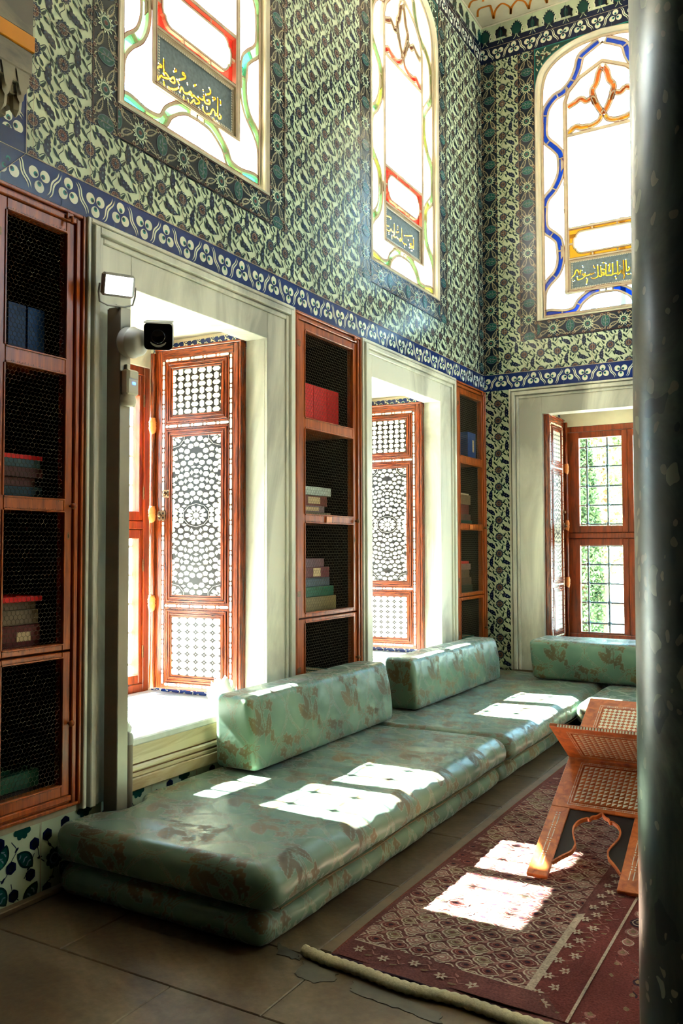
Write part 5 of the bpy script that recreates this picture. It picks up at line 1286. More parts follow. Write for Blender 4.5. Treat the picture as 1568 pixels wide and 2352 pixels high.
# ------------------------------------------------------------------ rug
def rug():
    t = thing('patterned_rug', 'maroon paisley wool rug with flowered border, under the folding stand', 'rug', (1.6, -2.8, 0))
    X0, X1, Y0, Y1, Z = 1.035, 2.35, -4.03, -1.3, .009
    g = G(); n, m = 60, 120
    def top(u, v, w):
        u = np.asarray(u, float); v = np.asarray(v, float)
        # the near edge runs slightly askew and ripples
        e = np.exp(-(v-Y0)/.10); sk = (u-X0)*(-.05)*np.clip((Y0+1.2-v)/1.2, 0, 1)
        return np.stack([u, v+sk+.006*np.sin(u*13)*e, Z+.006*np.sin(u*15+1)*e+.0015*np.sin(u*7+v*5)+np.broadcast_to(w, u.shape)], -1)
    U, Vv = np.meshgrid(np.linspace(X0, X1, n), np.linspace(Y0, Y1, m), indexing='ij'); g.grid(top(U, Vv, 0.), 'wool_maroon')
    B = top(U, Vv, 0.); 
    for sl in (B[:, 0], B[:, -1], B[0], B[-1]): g.grid(np.stack([sl, sl*np.array([1, 1, 0])+np.array([0, 0, .001])]), 'wool_ink')
    sh = (X0, X1, Y0, Y1); rr = random.Random(11)
    def put(P, m_, l, rect=None):
        P = np.asarray(P, float)
        if rect: P = clip(P, rect)
        if len(P) >= 3: g.poly(top(P[:, 0], P[:, 1], l*.0006), m_)
    fx0, fx1, fy0, fy1 = X0+.018, 1.565, Y0+.125, Y1-.02
    field = (fx0, fx1, fy0, fy1)
    put([(fx0, fy0), (fx1, fy0), (fx1, fy1), (fx0, fy1)], 'wool_maroon', 1)
    def boteh(cx, cy, s, a, inner, core, rect):
        th = np.linspace(0, 2*PI, 22, endpoint=False)
        bx = np.cos(th)*.5; by = np.sin(th)*(.5-.5*np.clip(np.cos(th), 0, 1)**1.5*.85); by = by+.34*np.clip(bx+.05, 0, 1)**2*1.6
        ca, sa = math.cos(a), math.sin(a)
        def T(k, dx=0.): x, y = bx*s*k+dx, by*s*.72*k; return np.stack([cx+x*ca-y*sa, cy+x*sa+y*ca], 1)
        put(T(1.04), 'wool_cream', 2, rect); put(T(.86), inner, 3, rect); put(T(.62), 'wool_cream' if core != 'wool_ink' else 'wool_rose', 4, rect); put(T(.50), inner, 5, rect); put(T(.27), core, 6, rect)
        for k in range(7):
            q = k*2*PI/7; p = T(.72)[(k*3) % 22]; put(circ(p[0], p[1], s*.028, 5), 'wool_ink' if k % 2 else 'wool_rose', 5, rect)
    px, py = .070, .050; j = 0; y = fy0-.02
    while y < fy1+.03:
        x = fx0-.05+(px/2 if j % 2 else 0)
        while x < fx1+.05:
            k = rr.randrange(4); boteh(x+rr.uniform(-.004, .004), y+rr.uniform(-.003, .003), px*rr.uniform(.82, .96), rr.uniform(-.25, .25)+(PI if rr.random() < .12 else 0), ('wool_red', 'wool_rose', 'wool_maroon', 'wool_olive')[k], ('wool_ink', 'wool_cream', 'wool_ink', 'wool_maroon')[k], field)
            # curling vines between
            c = [(x+px*.3, y+py*.62), (x+px*.5, y+py*.38), (x+px*.72, y+py*.62), (x+px*.6, y+py*.78)]; put(ribbon(c, .005, 3), 'wool_cream', 2, field)
            c = [(x-px*.2, y+py*.5), (x+.0, y+py*.6), (x+px*.16, y+py*.42)]; put(ribbon(c, .0045, 3), 'wool_cream', 2, field)
            put(leaf(x+px*.5, y+py*.05, 1.3, .03, .012, .8, 0, 7), 'wool_rose', 3, field)
            x += px
        y += py; j += 1
    # borders: pale guard stripe, flowered maroon band on the near and right sides, outer paisley band
    for r in ((fx1, fx1+.022, fy0-.0, fy1), (fx0, fx1+.02, fy0-.006, fy0)): put([(r[0], r[2]), (r[1], r[2]), (r[1], r[3]), (r[0], r[3])], 'wool_cream', 4)
    bx = (fx1+.022, fx1+.135, Y0+.02, fy1); put([(bx[0], bx[2]), (bx[1], bx[2]), (bx[1], bx[3]), (bx[0], bx[3])], 'wool_red', 4)
    by = (fx0, fx1+.135, Y0+.022, fy0-.006); put([(by[0], by[2]), (by[1], by[2]), (by[1], by[3]), (by[0], by[3])], 'wool_maroon', 4)
    put([(X0, Y0), (X1, Y0), (X1, Y0+.018), (X0, Y0+.018)], 'wool_ink', 2)
    put([(bx[1], Y0+.02), (bx[1]+.008, Y0+.02), (bx[1]+.008, fy1), (bx[1], fy1)], 'wool_cream', 5)
    def sprig(x, y, rect):
        for k in range(6): a = k*PI/3+.3; put(leaf(x+.011*math.cos(a), y+.011*math.sin(a), a, .017, .008, 0, 0, 7), 'wool_cream', 6, rect)
        put(circ(x, y, .004, 6), 'wool_rust', 7, rect); put(ribbon([(x+.015, y), (x+.035, y+.014), (x+.052, y-.006), (x+.066, y+.004)], .003, 3), 'wool_rose', 5, rect)
        put(leaf(x+.04, y-.018, .4, .026, .009, .8, 0, 7), 'wool_olive', 5, rect); put(leaf(x+.035, y+.028, 2.4, .022, .008, .8, 0, 7), 'wool_rose', 5, rect)
    x = fx0+.04
    while x < by[1]: sprig(x, (by[2]+by[3])/2+rr.uniform(-.012, .012), by); x += .088
    y = bx[2]+.05
    while y < bx[3]: sprig((bx[0]+bx[1])/2-.015+rr.uniform(-.01, .01), y, bx); sprig((bx[0]+bx[1])/2-.045, y+.05, bx); y += .095
    ob = (bx[1]+.008, X1-.01, Y0+.02, fy1); put([(ob[0], ob[2]), (ob[1], ob[2]), (ob[1], ob[3]), (ob[0], ob[3])], 'wool_red', 1)
    y = ob[2]
    while y < ob[3]:
        x = ob[0]+.035
        while x < ob[1]: boteh(x, y, .078, rr.uniform(-.2, .2)+PI/2, 'wool_ink' if rr.random() < .5 else 'wool_rose', 'wool_olive', ob); put(ribbon([(x+.03, y+.04), (x+.06, y+.02), (x+.07, y+.05)], .01, 3), 'wool_maroon', 5, ob); x += .07
        y += .07
    child(g, 'pile', t)
    g = G(); g.faces(top(np.array([X0, X1, X1, X0]), np.array([Y0, Y0, Y0+.005, Y0+.005]), .0), [(0, 1, 2, 3)], 'wool_ink')
    P = [tuple(top(np.array([x]), np.array([Y0]), 0.)[0]-np.array([0, .002, .003])) for x in np.linspace(X0, X1, 80)]; g.tube(P, .005, 'wool_ink', 6); P = [tuple(top(np.array([X0]), np.array([y]), 0.)[0]-np.array([.0, 0, .003])) for y in np.linspace(Y0, Y1, 80)]; g.tube(P, .004, 'wool_rust', 6)
    child(g, 'bound_edge', t)
rug()
# white woven cord along the near edge
g = G(); n = 240; P = []
for k in range(n):
    u = k/(n-1); x = .965+1.4*u; y = -4.052-.07*(x-1.0)+.010*math.sin(x*9)+.004*math.sin(x*23); P.append((x, y, .0135))
A = []
for k, p in enumerate(P):
    ring = []
    for a in range(12):
        th = a*2*PI/12; r = .0145*(1+.10*math.sin(k*1.35+th*1.0)); ring.append((p[0], p[1]+1.35*r*math.cos(th), max(.0005, p[2]+.9*r*math.sin(th))))
    A.append(ring)
g.grid(np.array(A), 'cord_cream', True, closev=True); tag(g.build('edge_cord'), 'thick cream woven cord lying along the near edge of the rug', 'cord')
# broken grey stones under the cord, set in the paving
g = G()
for pts in ([(.99, -4.07), (1.10, -4.09), (1.115, -4.125), (1.07, -4.165), (1.0, -4.15)], [(1.16, -4.10), (1.30, -4.115), (1.42, -4.13), (1.44, -4.175), (1.30, -4.165), (1.17, -4.15)], [(.86, -4.02), (.95, -4.05), (.97, -4.075), (.9, -4.08)]):
    rs = np.random.RandomState(len(pts)); Q0 = np.array(pts); Q = []
    for i in range(len(Q0)):
        a_, b_ = Q0[i], Q0[(i+1) % len(Q0)]
        for k in range(7): Q.append(a_+(b_-a_)*k/7+rs.randn(2)*.0028)
    Q = np.array(Q); g.faces(np.concatenate([np.c_[Q, np.full(len(Q), .0018)], np.c_[Q, np.full(len(Q), 0)]]), [tuple(range(len(Q)))]+[(i, (i+1) % len(Q), len(Q)+(i+1) % len(Q), len(Q)+i) for i in range(len(Q))], 'floor_grey')
struct(g.build('trim_4', None))
# ------------------------------------------------------------------ folding book stand
def stand():
    SX, SY = 1.341, -3.224
    t = thing('folding_book_stand', 'inlaid folding wooden book stand on the rug, half in sunlight', 'book stand', (SX+.18, -2.7, .01))
    W = .372; sl = math.hypot(.564, .282); d = np.array([.564, .282])/sl; nrm = np.array([-d[1], d[0]])
    z_ = .030
    def MA(u, s, w): u = np.asarray(u, float); s = np.asarray(s, float); w = np.broadcast_to(w, u.shape); return np.stack([SX+u, SY+d[0]*s+nrm[0]*w, z_+d[1]*s+nrm[1]*w], -1)
    S1 = 1.016; hs = .624            # board A: foot -> hinge -> far reading leaf
    hy, hz = SY+d[0]*hs, z_+d[1]*hs
    e = np.array([-.268, .171]); e /= np.linalg.norm(e); ne = np.array([-e[1], e[0]])  # board B: back foot -> near leaf
    def MB(u, s, w): u = np.asarray(u, float); s = np.asarray(s, float); w = np.broadcast_to(w, u.shape); return np.stack([SX+u, hy+e[0]*s+ne[0]*w, hz+e[1]*s+ne[1]*w], -1)
    T = .015
    def bx(g, M, u0, u1, s0, s1, w0, w1, m, b=.002): g.box(u0, u1, s0, s1, w0, w1, m, b, M=lambda V: M(V[:, 0], V[:, 1], V[:, 2]))
    g = G(); bx(g, MA, 0, W, .336, hs-.005, -T, 0, 'stand_wood'); child(g, 'front_panel', t)
    g = G(); bx(g, MA, 0, W, hs+.012, S1, -T, 0, 'stand_wood'); child(g, 'far_reading_leaf', t)
    for a in (0, W-.071):
        g = G(); bx(g, MA, a, a+.071, 0, .336, -T, 0, 'stand_wood')
        u = a+.036
        for s_ in (.05, .115, .18, .245): 
            for du in (-.007, .007): g.strip([(u+du, s_), (u+du, s_+.04)], .0028, 'pearl_thin', MA, lay=.0006)
            for k in range(4): aa = PI/4+k*PI/2; P = circ(u+.008*math.cos(aa), s_+.0525+.008*math.sin(aa), .0032, 6); g.poly(MA(P[:, 0], P[:, 1], .0007), 'pearl_thin')
        child(g, 'leg', t)
    sB = .318
    g = G(); bx(g, MB, 0, W, .008, sB, -T*.5, T*.5, 'stand_wood'); child(g, 'near_reading_leaf', t)
    hb = .59
    for a in (0, W-.071):
        g = G(); bx(g, MB, a, a+.071, -hz/e[1]*.965, -.012, -T*.5, T*.5, 'stand_wood'); child(g, 'leg', t)
    g = G(); bx(g, MB, .071, W-.071, -.25, -.012, -T*.5, T*.5, 'stand_wood'); child(g, 'back_panel', t)
    g = G(); g.tube([tuple(MA(np.array([u]), np.array([hs]), -.004)[0]) for u in (.002, W-.002)], .0095, 'stand_wood', 10); child(g, 'hinge_barrel', t)
    # black apron with the ogee opening and its orange lip
    OG = [(.071, .071), (.097, .104), (.121, .130), (.128, .152), (.127, .173), (.108, .221), (.106, .255), (.118, .283), (.140, .300), (.150, .299), (.158, .312), (.172, .318), (.186, .338)]
    og = smooth_path(OG, 4); og2 = np.array([(W-a, b) for a, b in og]); 
    g = G()
    for side, pts in ((0, og), (1, og2)):
        for i in range(len(pts)-1):
            o = .071 if side == 0 else W-.071
            Q = np.array([pts[i], pts[i+1], (o, pts[i+1][1]), (o, pts[i][1])]); g.poly(MA(Q[:, 0], Q[:, 1], -.006), 'black_velvet'); g.poly(MA(Q[:, 0], Q[:, 1], -.013), 'black_velvet')
    child(g, 'ogee_apron', t, 'black apron with ogee opening')
    g = G()
    for pts in (og, og2): g.strip(pts, .006, 'stand_wood', MA, lay=.0, thick=.015)
    child(g, 'ogee_lip', t)
    # inlay fields
    def inlay(g, M, s0, s1, kind, lay=.0006, sg=1, u0=.072, u1=None):
        u1 = u1 or W-.072; lay_ = lay*sg if sg > 0 else -T*.5-.0006
        if sg < 0: base = -T*.5
        bxw = (lambda w: w*sg+(0 if sg > 0 else -T*.5))
        for r, wd, m in ((.010, .0022, 'pearl_thin'), (.018, .0022, 'pearl_thin')):
            fr = [(u0-.028+r, s0-.028+r), (u1+.028-r, s0-.028+r), (u1+.028-r, s1+.028-r), (u0-.028+r, s1+.028-r)]; g.strip(fr, wd, m, M, lay=bxw(.0006), close=True)
        for k in range(7):
            for s_ in (s0-.014, s1+.014):
                u = u0+(k+.5)*(u1-u0)/7
                for a in range(4): P = circ(u+.005*math.cos(a*PI/2+.78), s_+.005*math.sin(a*PI/2+.78), .0024, 5); g.poly(M(P[:, 0], P[:, 1], bxw(.0009)), 'pearl')
        for k in range(4):
            for u in (u0-.014, u1+.014):
                s_ = s0+(k+.5)*(s1-s0)/4
                for a in range(4): P = circ(u+.005*math.cos(a*PI/2+.78), s_+.005*math.sin(a*PI/2+.78), .0024, 5); g.poly(M(P[:, 0], P[:, 1], bxw(.0009)), 'pearl')
        fr = [(u0-.004, s0-.004), (u1+.004, s0-.004), (u1+.004, s1+.004), (u0-.004, s1+.004)]; g.strip(fr, .003, 'shutter_wood', M, lay=bxw(.0008), close=True)
        nu = 12; pu = (u1-u0)/nu; nv = max(3, round((s1-s0)/pu/1.0)); pv = (s1-s0)/nv
        for i in range(nu):
            for j in range(nv):
                a, b = u0+i*pu, s0+j*pv
                if kind == 'tri': Q = np.array([(a+.04*pu, b+.04*pv), (a+.92*pu, b+.9*pv), (a+.04*pu, b+.9*pv)] if True else [])
                elif kind == 'dia': Q = np.array([(a+pu/2, b), (a+pu, b+pv/2), (a+pu/2, b+pv), (a, b+pv/2)])
                g.poly(M(Q[:, 0], Q[:, 1], bxw(.0009)), 'pearl')
    g = G(); inlay(g, MA, .372, .572, 'tri', u0=.075, u1=W-.062); child(g, 'pearl_inlay', t)
    g = G(); inlay(g, MA, .70, .95, 'dia'); child(g, 'pearl_inlay', t)
    g = G(); N = lambda u, s, w: MB(u, s, w)
    inlay(g, lambda u, s, w: MB(u, s, T*.5+np.asarray(w, float)), .05, .262, 'tri', sg=1, u0=.075, u1=W-.062)
    # both faces of the near leaf
    child(g, 'pearl_inlay', t)
    g = G(); MBn = lambda u, s, w: MB(u, s, -np.asarray(w, float)-0.)
    inlay(g, lambda u, s, w: MB(u, s, -T*.5-np.asarray(w, float)), .07, .262, 'tri', u0=.075, u1=W-.062); child(g, 'pearl_inlay', t)
    # pearl notches along the outer edges
    g = G()
    for k in range(60):
        s_ = .05+k*(S1-.08)/60
        for u in (-.0004, W+.0004):
            w = -T*.5; p = MA(np.array([u]*4), np.array([s_, s_+.009, s_+.009, s_]), np.array([w-.004, w-.004, w+.006, w+.006])); g.poly(p, 'pearl')
    child(g, 'edge_inlay', t); g = G()
    for k in range(30):
        u = .03+k*(W-.05)/30
        for s_, M in ((sB+.0005, MB),): p = M(np.array([u, u+.006, u+.006, u]), np.array([s_]*4), np.array([-.004, -.004, .006, .006])); g.poly(p, 'pearl')
    child(g, 'edge_inlay', t)
stand()

# ------------------------------------------------------------------ green breccia column
t = thing('marble_column', 'dark green breccia marble column filling the right edge', 'column', (2.19, -4.49, 0))
CR, CD = .215, 1.62
g = G(); g.lathe([(.0, .14), (.232, .14), (.222, .2), (.219, .6), (.2165, 1.2), (.213, 1.8), (.211, 2.48), (0, 2.48)], (2.187, -4.492, 0), 'column_breccia', 96); child(g, 'shaft', t)
g = G(); g.lathe([(0, 0), (.30, 0), (.30, .04), (.285, .05), (.28, .085), (.25, .1), (.255, .14), (0, .14)], (2.187, -4.492, 0), 'marble_white', 64); child(g, 'base', t)
g = G(); g.lathe([(0, 2.48), (.213, 2.48), (.235, 2.51), (.215, 2.53), (.24, 2.62), (.30, 2.74), (.32, 2.76), (.32, 2.85), (0, 2.85)], (2.187, -4.492, 0), 'marble_white', 8, smooth=False); child(g, 'capital', t)
# unseen beam over the column, set low and dark to hold back window light
g = G(); g.box(-.02, 4.4, -4.66, -4.45, 2.95, ZTOP, 'dark_absorber', .004); g.box(2.05, 2.33, -4.64, -4.43, 2.85, 2.95, 'marble_white', .01)
struct(g.build('trim_5'))
# impost of the arch at the near end of the tiled wall
g = G()
def imp(y1, z0, z1, x1, m, b=.004): g.box(-.01, x1, -4.72, y1, z0, z1, m, b)
imp(-4.30, 2.765, 3.9, .115, 'marble_grey'); imp(-4.298, 2.715, 2.765, .118, 'gilt_band', .001); imp(-4.30, 2.64, 2.715, .112, 'marble_grey')
for k, (z0, z1, x1, yy) in enumerate(((2.60, 2.64, .105, -4.305), (2.565, 2.60, .088, -4.315), (2.535, 2.565, .068, -4.33), (2.51, 2.535, .045, -4.345))):
    g.box(-.01, x1, -4.72, yy, z0, z1, 'marble_grey', .003)
for i in range(7):
    y = -4.335-.055*i
    for k in range(3):
        P = np.array([(y-.026, 2.64-.0), (y+.026, 2.64), (y+.012, 2.575-.02*k), (y, 2.56-.02*k), (y-.012, 2.575-.02*k)]); g.poly(MXl(P[:, 0], P[:, 1], .1075-.012*k+.002), 'marble_grey')
    g.lathe([(0, 2.50), (.016, 2.52), (.02, 2.56), (.012, 2.60)], (.075, y, 0), 'marble_grey', 6, smooth=False)
struct(g.build('trim_6'))

# ------------------------------------------------------------------ security post and devices
PX, PY = .070, -3.873
t = thing('steel_post', 'tall square steel post carrying the floodlight and camera, before the nearer niche', 'post', (PX, PY, 0))
g = G(); g.box(PX-.030, PX+.030, PY-.027, PY+.027, 0, 2.005, 'steel', .003); g.box(PX-.031, PX+.031, PY-.029, PY-.0272, .02, 2.0, 'steel_dark', .001); g.box(PX-.05, PX+.05, PY-.045, PY+.045, 0, .006, 'steel_dark', .002)  # thin front sheet carries the shaded face's tone in its colour
o = child(g, 'tube', t)
t = thing('short_post', 'short grey metal post with rounded cap beside the tall steel post', 'post', (.055, -3.805, 0))
g = G(); g.lathe([(.0, 0), (.017, 0), (.017, .455)], (.055, -3.80, 0), 'steel_dark', 16); child(g, 'tube', t)
g = G(); g.lathe([(.018, .435), (.0195, .44), (.0195, .46), (.015, .474), (0, .48)], (.055, -3.80, 0), 'cam_grey', 16); child(g, 'cap', t)
# floodlight
t = thing('floodlight', 'lit white floodlight on a bracket at the top of the steel post', 'floodlight', (PX+.04, PY, 2.0))
g = G(); c = Vector((.125, -3.935, 2.065)); dirv = Vector((2.28-.145, -6.095+3.925, 1.142-2.065)).normalized(); dirv = (dirv+Vector((.25, .1, -.1))).normalized()
rt = dirv.cross(Vector((0, 0, 1))).normalized(); up = rt.cross(dirv)
Mx = Matrix((rt, up, dirv)).transposed()
def ML(V): return (np.array(Mx) @ V.T).T+np.array(c)
g.box(-.056, .056, -.040, .040, -.03, .012, 'cam_grey', .008, M=ML)
for k in range(6): g.box(-.045+k*.018, -.041+k*.018, -.035, .035, -.045, -.03, 'cam_grey', .001, M=ML)
child(g, 'housing', t)
g = G(); g.box(-.046, .046, -.031, .031, .0115, .0135, 'lamp_glow', .0, M=ML); child(g, 'lit_face', t)
g = G()
for s in (-1, 1): g.tube(ML(np.array([(s*.062, .0, -.01), (s*.064, -.03, -.01), (s*.058, -.062, -.01), (s*.03, -.072, -.01), (0, -.072, -.01)])), .0035, 'cam_grey', 6)
g.tube([tuple(ML(np.array([(0, -.072, -.01)]))[0]), (PX+.01, PY, 2.0)], .006, 'cam_grey', 8)
child(g, 'yoke_bracket', t)
# bullet camera
t = thing('security_camera', 'grey bullet security camera with black face on the steel post', 'camera', (PX+.04, PY, 1.88))
bc = Vector((.155, -3.838, 1.880)); g = G()
dj = Vector((.9, .12, -.12)).normalized(); r1 = dj.cross(Vector((0, 0, 1))).normalized(); u1 = r1.cross(dj); Mj = Matrix((r1, u1, dj)).transposed()
MJ = lambda V: (np.array(Mj) @ V.T).T+np.array([PX+.028, -3.872, 1.880])
g.lathe([(0, 0), (.05, 0), (.054, .008), (.054, .030), (.0555, .032), (.0555, .036), (.052, .040), (.046, .066), (.03, .078), (0, .08)], (0, 0, 0), 'cam_grey', 32, M=MJ); child(g, 'junction_housing', t)
dc = Vector((.62, -.76, -.30)).normalized(); r2 = dc.cross(Vector((0, 0, 1))).normalized(); u2 = r2.cross(dc); Mc = Matrix((r2, u2, dc)).transposed()
cc = Vector((.225, -3.84, 1.892)); KS = 1.38
MC = lambda V: (np.array(Mc) @ (V*KS).T).T+np.array(cc)
def rrect(hx, hy, r, z, n=6):
    P = []
    for sx, sy, a0 in ((1, 1, 0), (-1, 1, PI/2), (-1, -1, PI), (1, -1, 3*PI/2)):
        for k in range(n+1): a = a0+k*PI/2/n; P.append((sx*(hx-r)+r*math.cos(a), sy*(hy-r)+r*math.sin(a), z))
    return P
g = G(); A = np.array([rrect(.030, .028, .009, -.105), rrect(.035, .033, .010, -.10), rrect(.035, .033, .010, .0), rrect(.036, .034, .011, .004)]); g.grid(MC(A.reshape(-1, 3)).reshape(A.shape), 'cam_grey', False, closev=True); g.poly(MC(A[0]), 'cam_grey')
g.box(-.036, .036, .033, .037, -.10, .018, 'cam_grey', .002, M=MC); child(g, 'camera_body', t)
g = G(); A = np.array([rrect(.0355, .0335, .011, .003), rrect(.0355, .0335, .011, .0075)]); g.grid(MC(A.reshape(-1, 3)).reshape(A.shape), 'cam_black', False, closev=True); g.poly(MC(A[1]), 'cam_black'); child(g, 'black_face', t)
g = G(); g.lathe([(.017, .0075), (.0175, .0095), (.0155, .0098), (.0125, .0085), (0, .0082)], (0, 0, 0), 'cam_lens', 28, M=MC); child(g, 'lens', t)
g = G(); P = [(.024*math.cos(a), .024*math.sin(a)) for a in np.linspace(PI*1.2, PI*1.8, 14)]; g.strip(P, .006, 'cam_grey', lambda u, v, w: MC(np.stack([np.asarray(u), np.asarray(v), np.broadcast_to(w, np.shape(u))], -1)), lay=.0079, taper=True); child(g, 'infrared_window', t)
g = G(); g.tube([tuple(MJ(np.array([(0, 0, .06)]))[0]), tuple(MC(np.array([(0, 0, -.09)]))[0])], .014, 'cam_grey', 12); child(g, 'swivel_arm', t)
# motion detector
t = thing('motion_detector', 'cream motion detector with a blue light below the security camera', 'detector', (PX+.04, PY, 1.73))
g = G(); x0, y0 = PX+.031, -3.868
g.box(x0, x0+.034, y0-.028, y0+.030, 1.688, 1.778, 'device_cream', .006); g.box(x0+.030, x0+.037, y0-.022, y0+.024, 1.742, 1.774, 'device_cream', .003); g.box(x0-.004, x0+.01, y0-.008, y0+.010, 1.775, 1.80, 'device_cream', .002)
child(g, 'housing', t)
g = G(); A = np.array([[(x0+r*math.cos(a), y0+.002+r*1.0*math.sin(a), z) for a in np.linspace(-PI/2, PI/2, 16)] for r, z in ((.030, 1.688), (.034, 1.668), (.030, 1.650), (.0, 1.648))]); g.grid(A, 'device_cream'); child(g, 'lens_hood', t)
g = G(); g.box(x0+.0335, x0+.0365, y0-.006, y0+.010, 1.724, 1.733, 'led_blue', .002); child(g, 'blue_light', t)
# lotus ornaments
def lotus(label, x, y, z, s, group):
    t = thing('lotus_ornament', label, 'ornament', (x, y, z), group)
    g = G()
    for ring, (n, rr_, h, tilt) in enumerate(((8, .040, .075, .9), (8, .028, .095, .55), (6, .016, .11, .25))):
        for k in range(n):
            a = k*2*PI/n+ring*.4; A = []
            for i in range(6):
                q = i/5; w = .027*math.sin(PI*(q*.85+.12)); rad = .012+rr_*math.sin(q*PI*.62)+.0*q; zz = h*q
                A.append([(s*(rad*math.cos(a)-ww*math.sin(a)*1.-.25*abs(ww)*math.cos(a)), s*(rad*math.sin(a)+ww*math.cos(a)-.25*abs(ww)*math.sin(a)), s*zz) for ww in (-w, 0, w)])
            g.grid(np.array(A), 'lotus_white')
    g.build('petals', t); g = G(); g.lathe([(0, 0), (.03*s, 0), (.034*s, .008*s), (.014*s, .014*s), (0, .014*s)], (0, 0, 0), 'lotus_white', 20); g.build('foot', t)
simple('lotus_white', (238, 236, 224), .35, .5)
lotus('white lotus shaped ornament on the sunlit sill, right behind the cushion end', -.055, -3.115, .4365, 1.3, None)
lotus('white lotus shaped ornament on the sill, beside the steel post', -.03, -3.735, .4365, .62, None)
# small bolts in the marble above the far window
for k, (x, z) in enumerate(((.333, 2.118), (.545, 2.07))):
    pass

# ------------------------------------------------------------------ outside
simple('ground_out', (226, 222, 208), .9, .1, .1, 2); simple('bark', (120, 84, 60), .9, .1, .3, 12, .6, 20); simple('red_rail', (170, 70, 50), .7, .2)
simple('cypress_green', (88, 108, 70), .8, .2, .5, 3); simple('foliage_pale', (150, 160, 104), .8, .2, .45, 3); simple('hedge_far', (176, 186, 140), .8, .2, .3, 1)
g = G(); g.box(-40, 40, .8, 60, -1.2, -1.0, 'ground_out'); g.box(-40, -.9, -30, .8, -1.2, -1.0, 'ground_out'); struct(g.build('trim_7'))
def foliage(g, cx, cy, z0, z1, rad, n, m, seed, cone=True, leafs=.09):
    rr = np.random.RandomState(seed); V = []; 
    t = rr.rand(n)**.8; z = z0+(z1-z0)*t; prof = (np.sin(PI*np.clip(t*.92+.08, 0, 1))**.45)*(1 if not cone else (1-t*.55)); a = rr.rand(n)*2*PI; r = rad*prof*np.sqrt(.25+.75*rr.rand(n))
    C = np.stack([cx+r*np.cos(a), cy+r*np.sin(a), z], 1); s = leafs*(.5+rr.rand(n))
    d1 = rr.randn(n, 3); d1 /= np.linalg.norm(d1, axis=1)[:, None]; d2 = np.cross(d1, rr.randn(n, 3)); d2 /= np.linalg.norm(d2, axis=1)[:, None]
    V = np.stack([C-d1*s[:, None], C+d2*s[:, None]*.5, C+d1*s[:, None], C-d2*s[:, None]*.5], 1).reshape(-1, 3)
    g.raw(V, np.arange(4*n), [4]*n, [g.mi(m)]*n)
def tree(kind, label, x, y, rad, h, n, m, seed, trunk=.12, z0=.0, cone=True, ls=.09, grp=None):
    t = thing(kind, label, 'tree', (x, y, -1.0), grp)
    g = G(); foliage(g, 0, 0, z0, h, rad, n, m, seed, cone, ls); g.build('foliage', t)
    g = G(); rr = random.Random(seed); P = [(rr.uniform(-.05, .05)*k, rr.uniform(-.05, .05)*k, k*h/6) for k in range(6)]; g.tube(P, [trunk*(1-.12*k) for k in range(6)], 'bark', 10)
    for k in range(5): a = rr.uniform(0, 6); b = P[2+k % 3]; g.tube([b, (b[0]+.5*math.cos(a), b[1]+.5*math.sin(a), b[2]+.5)], [trunk*.4, trunk*.15], 'bark', 6)
    g.build('trunk', t)
tree('cypress_tree', 'dense grey-green cypress seen through the left part of the far window', -.90, 6.2, .33, 3.95, 26000, 'cypress_green', 1, .1, -.7, False, .03)
tree('pine_tree', 'bare-trunked pine with pale foliage in the middle of the far window', -1.93, 12.0, 1.15, 4.9, 9000, 'foliage_pale', 2, .13, 1.5, False, .06)
tree('pine_tree', 'farther pale leafy pine towards the right part of the far window', -1.35, 15.0, 1.0, 5.2, 5000, 'foliage_pale', 3, .14, 1.2, False, .07)
g = G(); g.box(-18, 10, 20.9, 21, -.70, -.60, 'red_rail')
for k in range(15): g.box(-18+2*k-.04, -18+2*k+.04, 20.9, 21, -1., -.62, 'red_rail')
tag(g.build('garden_rail'), 'thin red rail across the bright ground outside the far window', 'rail')

# ------------------------------------------------------------------ camera, light
cam = bpy.data.cameras.new('camera'); co = bpy.data.objects.new('camera', cam); COL.objects.link(co); SC.camera = co
cam.sensor_fit = 'VERTICAL'; cam.sensor_height = 36.; cam.lens = 1952.6/2352*36.; cam.shift_y = 4.2/2352; cam.clip_start = .05; cam.clip_end = 200
yaw, pit, rol = math.radians(30.149), math.radians(2.283), math.radians(-.162)
f = Vector((-math.sin(yaw)*math.cos(pit), math.cos(yaw)*math.cos(pit), math.sin(pit))); r = Vector((math.cos(yaw), math.sin(yaw), 0)); u = r.cross(f)
r2, u2 = r*math.cos(rol)+u*math.sin(rol), u*math.cos(rol)-r*math.sin(rol)
M = Matrix((r2, u2, -f)).transposed().to_4x4(); M.translation = Vector((2.2823, -6.0946, 1.1424)); co.matrix_world = M

sun = bpy.data.lights.new('sun', 'SUN'); sun.energy = 240.; sun.angle = math.radians(.6); sun.color = (1., .99, .95); so = bpy.data.objects.new('sun', sun); COL.objects.link(so)
so.rotation_euler = Vector((1, .04, -.865)).to_track_quat('-Z', 'Y').to_euler()
w = bpy.data.worlds.new('World'); SC.world = w; w.use_nodes = True; nt_ = w.node_tree; bgn = nt_.nodes['Background']
tc = nt_.nodes.new('ShaderNodeTexCoord'); sp = nt_.nodes.new('ShaderNodeSeparateXYZ'); rp = nt_.nodes.new('ShaderNodeValToRGB'); nt_.links.new(tc.outputs['Generated'], sp.inputs[0]); nt_.links.new(sp.outputs[2], rp.inputs[0])
e = rp.color_ramp.elements; e[0].position = 0.; e[0].color = (.9, 1., .96, 1); e[1].position = .3; e[1].color = (.36, .70, 1., 1); nt_.links.new(rp.outputs[0], bgn.inputs[0]); bgn.inputs[1].default_value = 15.
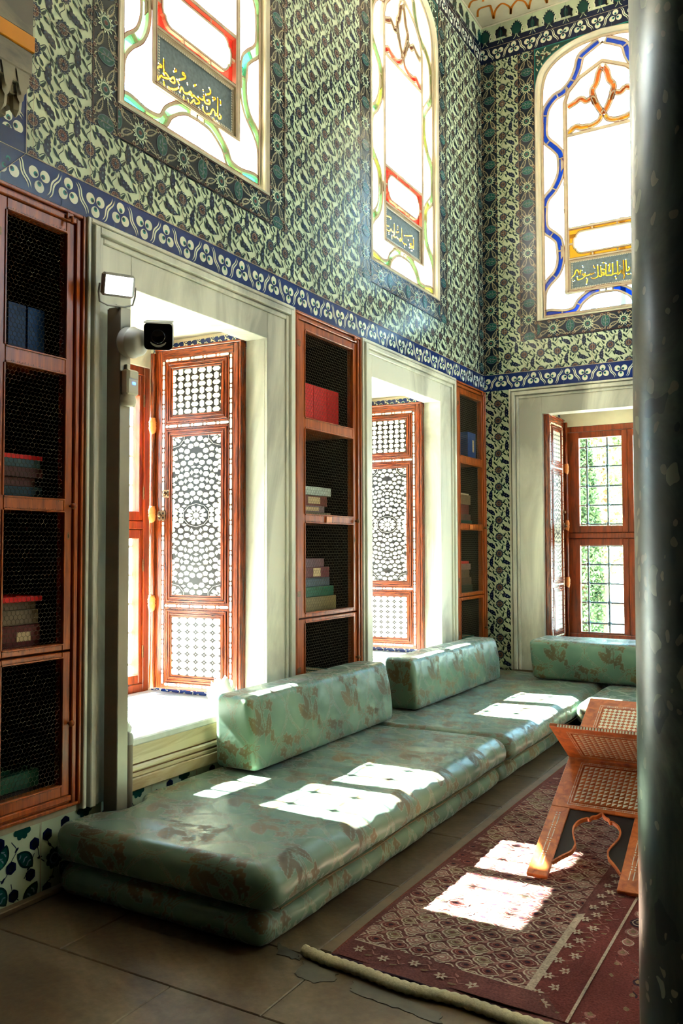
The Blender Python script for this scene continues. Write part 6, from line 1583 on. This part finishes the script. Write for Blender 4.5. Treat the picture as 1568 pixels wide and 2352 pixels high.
def area(name, loc, size, rot, power, color, spread=None):
    l = bpy.data.lights.new(name, 'AREA'); l.shape = 'RECTANGLE'; l.size, l.size_y = size; l.energy = power; l.color = color
    o = bpy.data.objects.new(name, l); COL.objects.link(o); o.location = loc; o.rotation_euler = rot; return o
# added lamp strengthening daylight at the unseen right-wall opening, plus portals at all openings
for y in (-1.0,):
    area('daylight', (4.86, y, 3.75), (.9, 1.8), Vector((-1, 0, 0)).to_track_quat('-Z', 'Z').to_euler(), 15, (1., .96, .86))
def portal(loc, size, d):
    o = area('daylight', loc, size, Vector(d).to_track_quat('-Z', 'Z').to_euler(), 0, (1, 1, 1)); o.data.cycles.is_portal = True
for yc in (-1.0,): portal((4.95, yc, 3.76), (1.05, 1.95), (-1, 0, 0))
for yc in (-3.315, -1.352): portal((-.86, yc, 1.25), (.95, 1.75), (1, 0, 0))
for yc in (WC1, WC2): portal((-.74, yc, 3.84), (.96, 2.1), (1, 0, 0))
portal((.946, .60, 1.25), (1.1, 1.75), (0, -1, 0)); portal((WC3, .68, 3.84), (.96, 2.1), (0, -1, 0))
sl = bpy.data.lights.new('floodlight_beam', 'SPOT'); sl.energy = 1.2; sl.spot_size = 2.4; sl.spot_blend = .6; sl.color = (.85, .95, 1.); sl.shadow_soft_size = .03
slo = bpy.data.objects.new('floodlight_beam', sl); COL.objects.link(slo); slo.location = c+dirv*.03; slo.rotation_euler = dirv.to_track_quat('-Z', 'Y').to_euler()
SC.view_settings.view_transform = 'Standard'; SC.view_settings.look = 'None'; SC.view_settings.gamma = 1.; SC.view_settings.exposure = .02
SC.cycles.max_bounces = 6; SC.cycles.diffuse_bounces = 4; SC.cycles.glossy_bounces = 3; SC.cycles.transparent_max_bounces = 10; SC.cycles.transmission_bounces = 4
SC.cycles.sample_clamp_indirect = 40.; SC.cycles.caustics_reflective = False; SC.cycles.caustics_refractive = False; SC.cycles.use_denoising = True
SC.cycles.use_adaptive_sampling = True; SC.cycles.adaptive_threshold = .02
